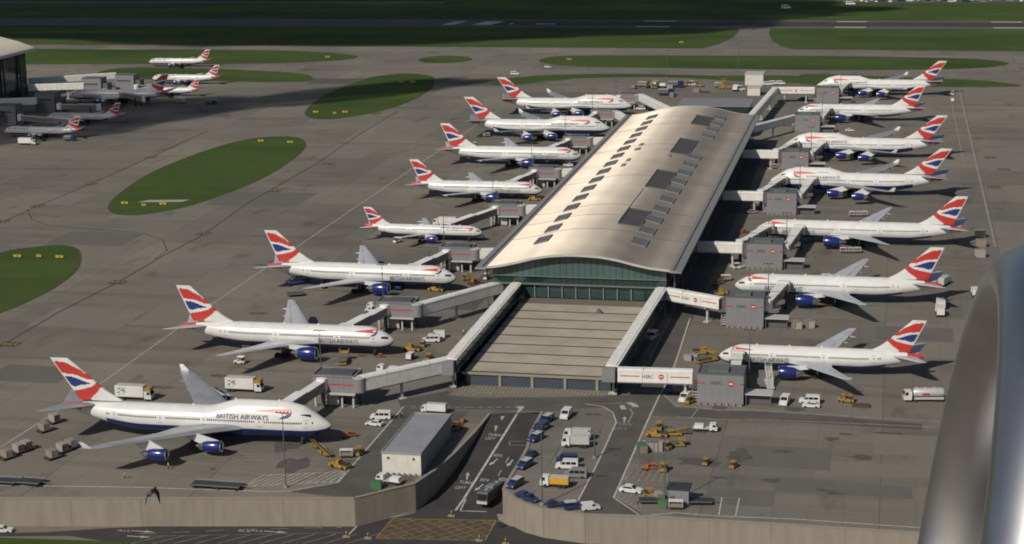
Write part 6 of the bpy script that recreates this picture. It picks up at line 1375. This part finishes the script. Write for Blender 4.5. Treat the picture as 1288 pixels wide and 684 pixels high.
# ------------------------------------------------------------------ masts, signs, people
def mast(p, h, label, heads=4, group='floodlight masts on the apron', r=.17):
    p = at(*p) if isinstance(p, tuple) else p
    t = thing('floodlight_mast', label, 'mast', p, 0, group)
    m = MB(); m.tube((0, 0, 0), (0, 0, h), r, r * .55, 8); m.build('pole', GREYDK, t)
    m = MB(); m.lathe([(0, .5), (.5, .45)], (0, 0, 0), (0, 0, 1), 8, cap=True); m.build('base', KERB, t)
    m = MB(); m.bar((-1.5, 0, h), (1.5, 0, h), .15); m.build('cross_arm', GREYDK, t)
    for i in range(heads): m = MB(); x = lerp(-1.3, 1.3, i / max(1, heads - 1)); m.box(x - .17, x + .17, -.22, .1, h + .05, h + .28); m.build('floodlight', DKMETAL, t)
    return t
mast((359.6, 613), 17.5, 'tall floodlight mast on the hatched zone, before the nearest jumbo nose'); mast((682, 635), 18, 'tall floodlight mast among the cars by the curved wall'); mast((836, 637), 18, 'tall floodlight mast beside the dark-roofed shed')
for i in range(8): x, v = ND[i]; mast(Vector((x - 11.6, v + 8.8, 0)), 17.6, 'slim floodlight mast behind the %s left gate house' % ORD[i], group='masts at the left gates')
for i in range(7): x0, x1, v, h = TW[i]; mast(Vector((x1 + .7, v + 8.9, 0)), 17.6, 'slim floodlight mast behind the %s right gate tower' % ORD[i if i < 6 else 7], group='masts at the right gates')
mast((748, 576), 6.4, 'short thick post at the edge of the car park', 2, r=.22); mast((929, 93), 19, 'dark floodlight mast on the far grass beside the pavilion'); mast((839, 99), 17, 'pale mast on the far grass left of the pavilion'); mast((1247, 600), 12, 'mast behind the engine cowling') if False else None
mast((159, 655, LOW), 6.0, 'street lamp rising from the lower road in front of the long wall', 2, r=.1); mast((545, 352), 9, 'thin pole left of the third left gate house', 1, r=.1)
def taxi_sign(p, label, w=3.2):
    p = at(*p); t = thing('taxiway_sign', label, 'sign', p, 0, 'yellow taxiway signs on the grass islands'); m = MB(); m.box(-w / 2, w / 2, -.15, .15, .3, 1.15); m.build('board', mat('sign_yellow', (.42, .31, .03), .5), t)
    for x in (-w * .35, w * .35): m = MB(); m.bar((x, 0, 0), (x, 0, .35), .14); m.build('leg', DKMETAL, t)
    m = MB(); m.box(-w * .12, w * .12, -.17, -.15, .5, .95); m.build('legend', INK, t)
for p, l in (((157, 257), 'left yellow sign on the big grass island'), ((181, 259.5), 'small middle sign on the big grass island'), ((205, 258), 'right yellow sign on the big grass island'), ((22, 324), 'left yellow sign on the grass island at the left edge'), ((49, 324), 'middle sign on the grass island at the left edge'), ((75, 325), 'right yellow sign on the grass island at the left edge'), ((397, 142), 'left yellow sign on the upper oval grass island'), ((421, 143.5), 'small middle sign on the upper oval grass island'), ((434, 142), 'right yellow sign on the upper oval grass island'), ((505, 104), 'left sign at the far end of the upper oval island'), ((519, 104), 'right sign at the far end of the upper oval island'), ((412, 72.5), 'yellow sign on the long thin far left island'), ((716, 75.5), 'yellow sign on the long far grass strip'), ((857, 54), 'yellow sign on the far grass behind the terminal'), ((328, 178.5), 'yellow sign at the top of the big grass island, left'), ((365, 180), 'yellow sign at the top of the big grass island, right')): taxi_sign(p, l, 1.8 if 'middle' in l else 2.9)
wsl = at(172, 254.5); wsr = at(229, 254); m = MB(); m.add([(wsl.x, wsl.y, .09), (wsr.x, wsr.y, .09), (wsr.x + 1.5, wsr.y + 5, .09), (wsl.x + 3, wsl.y + 5, .09)], [(0, 1, 2, 3)]); tag(m.build('concrete_pad', mat('pale_pad', (.33, .31, .27), .8)), kind='structure')
p0 = at(1083, 511); m = MB(); m.box(p0.x - 2.2, p0.x + 2.2, p0.y - 1.2, p0.y + 1.2, .02, .5); o = m.build('dark_pad', mat('rust_steel', (.07, .045, .035), .7)); tag(o, 'flat dark brown steel plate on the apron by the yellow tugs', 'plate')
for pts, lab in ((((472, 677), (494, 652)), 'yellow'),): pass
def island_bollard(p, label):
    p = at(*p, LOW + .03); t = thing('traffic_bollard', label, 'bollard', p, 0, 'yellow bollards round the box junction'); m = MB(); m.box(-.8, .8, -.5, .5, 0, .18); m.build('island', KERB, t)
    m = MB(); m.lathe([(0, .22), (1.0, .2), (1.15, .08)], (0, 0, .18), (0, 0, 1), 10, cap=True); m.build('post', YEL, t, smooth=30); m = MB(); m.lathe([(.45, .23), (.7, .225)], (0, 0, .18), (0, 0, 1), 10); m.build('band', DKMETAL, t)
for p, l in (((436, 675), 'yellow bollard on the island left of the box junction'), ((463, 677), 'yellow bollard at the left corner of the box junction'), ((568, 649), 'yellow bollard at the foot of the ramp line'), ((603, 680), 'yellow bollard at the lower right corner of the box junction'), ((636, 684), 'yellow bollard on the lower road right of the junction'), ((517, 633), 'yellow lamp at the foot of the dark ramp wall')): island_bollard(p, l)
# people: one continuous body grown over a posed skeleton
SKIN = mat('skin', (.42, .26, .19), .6); HIVIS = mat('hi_vis', (.45, .40, .05), .7); TROUS = mat('dark_trousers', (.02, .022, .03), .8); HAIR = mat('dark_hair', (.02, .015, .012), .8); COATM = mat('dark_coat', (.025, .025, .03), .8)
def person_mesh(top):
    J = [((0, 0, .95), .15), ((0, 0, 1.18), .15), ((0, 0, 1.40), .17), ((0, 0, 1.52), .065), ((.01, 0, 1.60), .085), ((.01, 0, 1.70), .10), ((.01, 0, 1.77), .07),
         ((0, .10, .90), .11), ((.10, .11, .50), .075), ((.06, .11, .10), .05), ((.22, .12, .04), .045), ((0, -.10, .90), .11), ((-.06, -.11, .50), .075), ((-.20, -.11, .12), .05), ((-.06, -.12, .04), .045),
         ((0, .21, 1.40), .065), ((-.06, .26, 1.12), .05), ((.06, .26, .88), .04), ((.10, .25, .78), .04), ((0, -.21, 1.40), .065), ((.06, -.26, 1.12), .05), ((.18, -.25, .90), .04), ((.22, -.24, .80), .04)]
    E = [(0, 1), (1, 2), (2, 3), (3, 4), (4, 5), (5, 6), (0, 7), (7, 8), (8, 9), (9, 10), (0, 11), (11, 12), (12, 13), (13, 14), (2, 15), (15, 16), (16, 17), (17, 18), (2, 19), (19, 20), (20, 21), (21, 22)]
    me = bpy.data.meshes.new('b'); me.from_pydata([j[0] for j in J], E, []); o = bpy.data.objects.new('b', me); C.objects.link(o)
    sk = o.modifiers.new('s', 'SKIN'); o.modifiers.new('d', 'SUBSURF').levels = 1
    for v, j in zip(me.skin_vertices[0].data, J): v.radius = (j[1], j[1])
    me.skin_vertices[0].data[0].use_root = True
    bpy.context.view_layer.update(); r = bpy.data.meshes.new_from_object(o.evaluated_get(bpy.context.evaluated_depsgraph_get())); bpy.data.objects.remove(o); bpy.data.meshes.remove(me)
    r.materials.clear()
    for m_ in (SKIN, top, TROUS): r.materials.append(m_)
    for p in r.polygons:
        z = p.center.z; y = abs(p.center.y); p.material_index = 0 if (z > 1.5 or (z < .84 and y > .2 and z > .6)) else 1 if (z > .93 or (y > .2 and z > .82)) else 2; p.use_smooth = True
    return r
PM = [person_mesh(COATM), person_mesh(HIVIS)]
def person(p, hd, label, k=0):
    t = thing('person', label, 'person', p, R(hd)); o = bpy.data.objects.new('body', PM[k]); C.objects.link(o); o.parent = t; CH.setdefault(t.name, []).append(o)
    m = MB(); m.lathe([(0, .105), (.05, .10), (.09, .05)], (0, 0, 1.73), (0, 0, 1), 10, cap=True); m.build('hair', HAIR, t, smooth=60)
    return t
lw = LOW + .03
person(at(441, 657, lw), 0, 'person in dark clothes at the wall corner, left of a pair'); person(at(445, 656, lw), 0, 'person in dark clothes at the wall corner, right of a pair'); person(at(627, 664, lw), 90, 'person in dark clothes right of the box junction, left of a pair'); person(at(630.5, 664, lw), 90, 'person in dark clothes right of the box junction, right of a pair')
person(at(212, 590), 40, 'person in a yellow vest below the outer engine of the nearest jumbo', 1); person(at(157, 602), 200, 'person in a yellow vest near the apron rim below the jumbo wing', 1); person(at(583, 421), 90, 'person in a yellow vest on the road left of the left gallery', 1); person(at(504, 526), 180, 'person in dark clothes on the road behind the white van'); person(at(506, 525.5), 180, 'person in a yellow vest on the road behind the white van', 1)
# bird in flight between us and the wall
d = (FW + RT * ((193 - 644) / F_PX) - UP * ((617 - 342) / F_PX)).normalized(); bp = CAM + d * 56
t = thing('bird', 'dark bird in flight with drooping wings before the long concrete wall', 'bird', bp, R(200))
m = MB(); m.lathe([(-.20, .01), (-.14, .03), (-.04, .055), (.06, .05), (.12, .035), (.16, .032), (.19, .012), (.215, .004)], (0, 0, 0), (1, 0, 0), 10, cap=True)
for s in (1, -1):
    def wsec(x0, ch, y, z): return [(x0, s * y, z), (x0 - ch * .4, s * y, z + .012), (x0 - ch, s * y, z), (x0 - ch * .4, s * y, z - .008)]
    dr = 1.0 if s > 0 else .72; m.rings([wsec(.06, .16, .03, .02), wsec(.12, .19, .10 * dr, -.02), wsec(.10, .18, .19 * dr, -.14 * dr), wsec(.02, .12, .25 * dr, -.34 * dr), wsec(-.05, .03, .29 * dr, -.56 * dr)])
m.add([(-.18, -.02, 0), (-.18, .02, 0), (-.33, .06, .005), (-.33, -.06, .005), (-.18, 0, .02), (-.33, 0, .015)], [(0, 1, 2, 3), (0, 4, 5, 3), (1, 4, 5, 2)])
m.build('body', mat('bird_black', (.012, .012, .013), .7), t, smooth=60)
Bx = (FW * .80 + UP * .45 + RT * .25).normalized(); By = (RT - Bx * RT.dot(Bx)).normalized(); Bz = Bx.cross(By); Bz = Bz if Bz.dot(UP) > 0 else -Bz
t.rotation_euler = Matrix((Bx, By, Bz)).transposed().to_euler() if Bx.cross(By).dot(Bz) > 0 else Matrix((Bx, -By, Bz)).transposed().to_euler()

# ------------------------------------------------------------------ our own aircraft's engine in the right foreground
def ray(px_, py_): return (FW + RT * ((px_ - 644) / F_PX) - UP * ((py_ - 342) / F_PX))
DIST = 7.0; cen = CAM + ray(1178, 740) * DIST; k_ = DIST / F_PX
view = ray(1180, 560).normalized(); sidev = (RT * cos(R(9.9)) - UP * sin(R(9.9))); sidev = (sidev - view * sidev.dot(view)).normalized(); ax = (sidev * cos(R(4.7)) + view * sin(R(4.7))).normalized()   # points aft along the nacelle
t = thing('aircraft_engine', 'polished metal engine inlet of the aircraft carrying the camera, right foreground', 'engine', cen)
NAC = mat('polished_lip', (0.52, 0.52, 0.54), 0.36, metal=1.0, col2=(0.45, 0.45, 0.47), scale=5.0, detail=8)
COWL = mat('cowl_paint', (0.50, 0.50, 0.53), 0.33, metal=.9, col2=(0.45, 0.45, 0.48), scale=2.0)
def rev(name, prof, m_, n=200): q = MB(); q.lathe([(a_ * k_, b_ * k_) for a_, b_ in prof], (0, 0, 0), ax, n); return q.build(name, m_, t, smooth=80)
RC = 398
lipp = [(78 * (1 - cos(pi / 2 * i / 14)), RC - 42 * sin(pi / 2 * i / 14)) for i in range(14, 0, -1)] + [(0, RC)] + [(95 * (1 - cos(pi / 2 * i / 16)), RC + 60 * sin(pi / 2 * i / 16)) for i in range(1, 15)]
lipp = [(130, RC - 44)] + lipp
rev('inlet_lip', lipp, NAC)
t0_, r0_ = lipp[-1]
rev('lip_seam', [(t0_, r0_ - 3), (t0_ + 1.6, r0_ - 1)], DKMETAL)
rev('cowl', [(t0_ + 1.6, r0_ + .5), (t0_ + 14, r0_ + 2), (t0_ + 40, r0_ + 6), (t0_ + 110, r0_ + 14), (t0_ + 240, r0_ + 22), (t0_ + 500, r0_ + 26), (t0_ + 900, r0_ + 12), (t0_ + 1200, r0_ - 40)], COWL)
rv = MB()
yv = ax.orthogonal().normalized(); zv = ax.cross(yv)
for i in range(220):                                # flush rivet row behind the seam
    a_ = 2 * pi * i / 220; d_ = yv * cos(a_) + zv * sin(a_); c_ = ax * ((t0_ + 8) * k_) + d_ * ((r0_ + 2.6) * k_); e1 = ax * (.9 * k_); e2 = ax.cross(d_) * (.9 * k_)
    rv.add([c_ + d_ * .0008 + e1, c_ + d_ * .0008 + e2, c_ + d_ * .0008 - e1, c_ + d_ * .0008 - e2], [(0, 1, 2, 3)])
rv.build('rivets', STEEL, t, kind='stuff')
fu = MB(); fu.lathe([(-3300, 500), (-2600, 900), (2600, 900), (3300, 500)], (0, 0, 0), ax, 48); fu.v = [tuple(Vector(p) * (3.0 / 900) + (CAM - cen) - FW * 3.25 - UP * 0.5) for p in fu.v]; fu.build('fuselage_side', mat('fuselage_grey', (.45, .45, .45), .4), t, smooth=60)
rev('inlet_duct', [(130, RC - 44), (500, RC - 50)], STEEL, 96); rev('fan', [(330, 6), (480, 90), (490, RC - 51)], DKMETAL, 48); rev('exhaust', [(t0_ + 1200, r0_ - 40), (t0_ + 1230, r0_ - 140), (t0_ + 1500, r0_ - 300)], STEEL, 64)

# ------------------------------------------------------------------ clouds that throw the broad shadows (high, behind and beside the camera)
def cloud(ground, alt, rx, ry, rz_, label, seed, rot=0.0):
    c = Vector((ground[0], ground[1], 0)) + sun_dir * (alt / sun_dir.z)
    bm = bmesh.new(); bmesh.ops.create_icosphere(bm, subdivisions=5, radius=1.0); rr = random.Random(seed)
    from mathutils import noise as nz
    for v in bm.verts:
        k = 1 + .28 * nz.noise(v.co * 1.6 + Vector((seed, 0, 0))) + .14 * nz.noise(v.co * 4.0 + Vector((0, seed, 0))) + .06 * nz.noise(v.co * 9)
        z = v.co.z * k; v.co = Vector((v.co.x * k * rx, v.co.y * k * ry, (z if z > 0 else z * .35) * rz_))
    me = bpy.data.meshes.new('cloud'); bm.to_mesh(me); bm.free(); me.polygons.foreach_set('use_smooth', [True] * len(me.polygons))
    m = MATS.get('cloud_white')
    if not m:
        m = bpy.data.materials.new('cloud_white'); MATS['cloud_white'] = m; m.use_nodes = True; nt = m.node_tree; b = nt.nodes['Principled BSDF']; b.inputs['Base Color'].default_value = (.85, .85, .87, 1); b.inputs['Roughness'].default_value = 1
        tr = nt.nodes.new('ShaderNodeBsdfTransparent'); mx = nt.nodes.new('ShaderNodeMixShader'); lw_ = nt.nodes.new('ShaderNodeLayerWeight'); lw_.inputs['Blend'].default_value = .5
        r = nt.nodes.new('ShaderNodeValToRGB'); r.color_ramp.elements[0].position = .22; r.color_ramp.elements[0].color = (.12,) * 3 + (1,); r.color_ramp.elements[1].position = .90; r.color_ramp.elements[1].color = (1, 1, 1, 1)
        nt.links.new(lw_.outputs['Facing'], r.inputs[0]); nt.links.new(r.outputs[0], mx.inputs[0]); nt.links.new(b.outputs[0], mx.inputs[1]); nt.links.new(tr.outputs[0], mx.inputs[2]); nt.links.new(mx.outputs[0], nt.nodes['Material Output'].inputs[0])
    me.materials.append(m); o = bpy.data.objects.new('cloud', me); C.objects.link(o); o.location = c; o.rotation_euler = (0, 0, rot); tag(o, kind='structure')
    return o
g = at(60, 168); cloud((g.x - 125, g.y - 42), 620, 235, 78, 60, '', 3, R(40))
g = at(430, 118); cloud((g.x, g.y), 640, 90, 26, 30, '', 8, R(45))
g = at(330, 24); cloud((g.x - 60, g.y + 40), 700, 520, 200, 80, '', 5, 0)
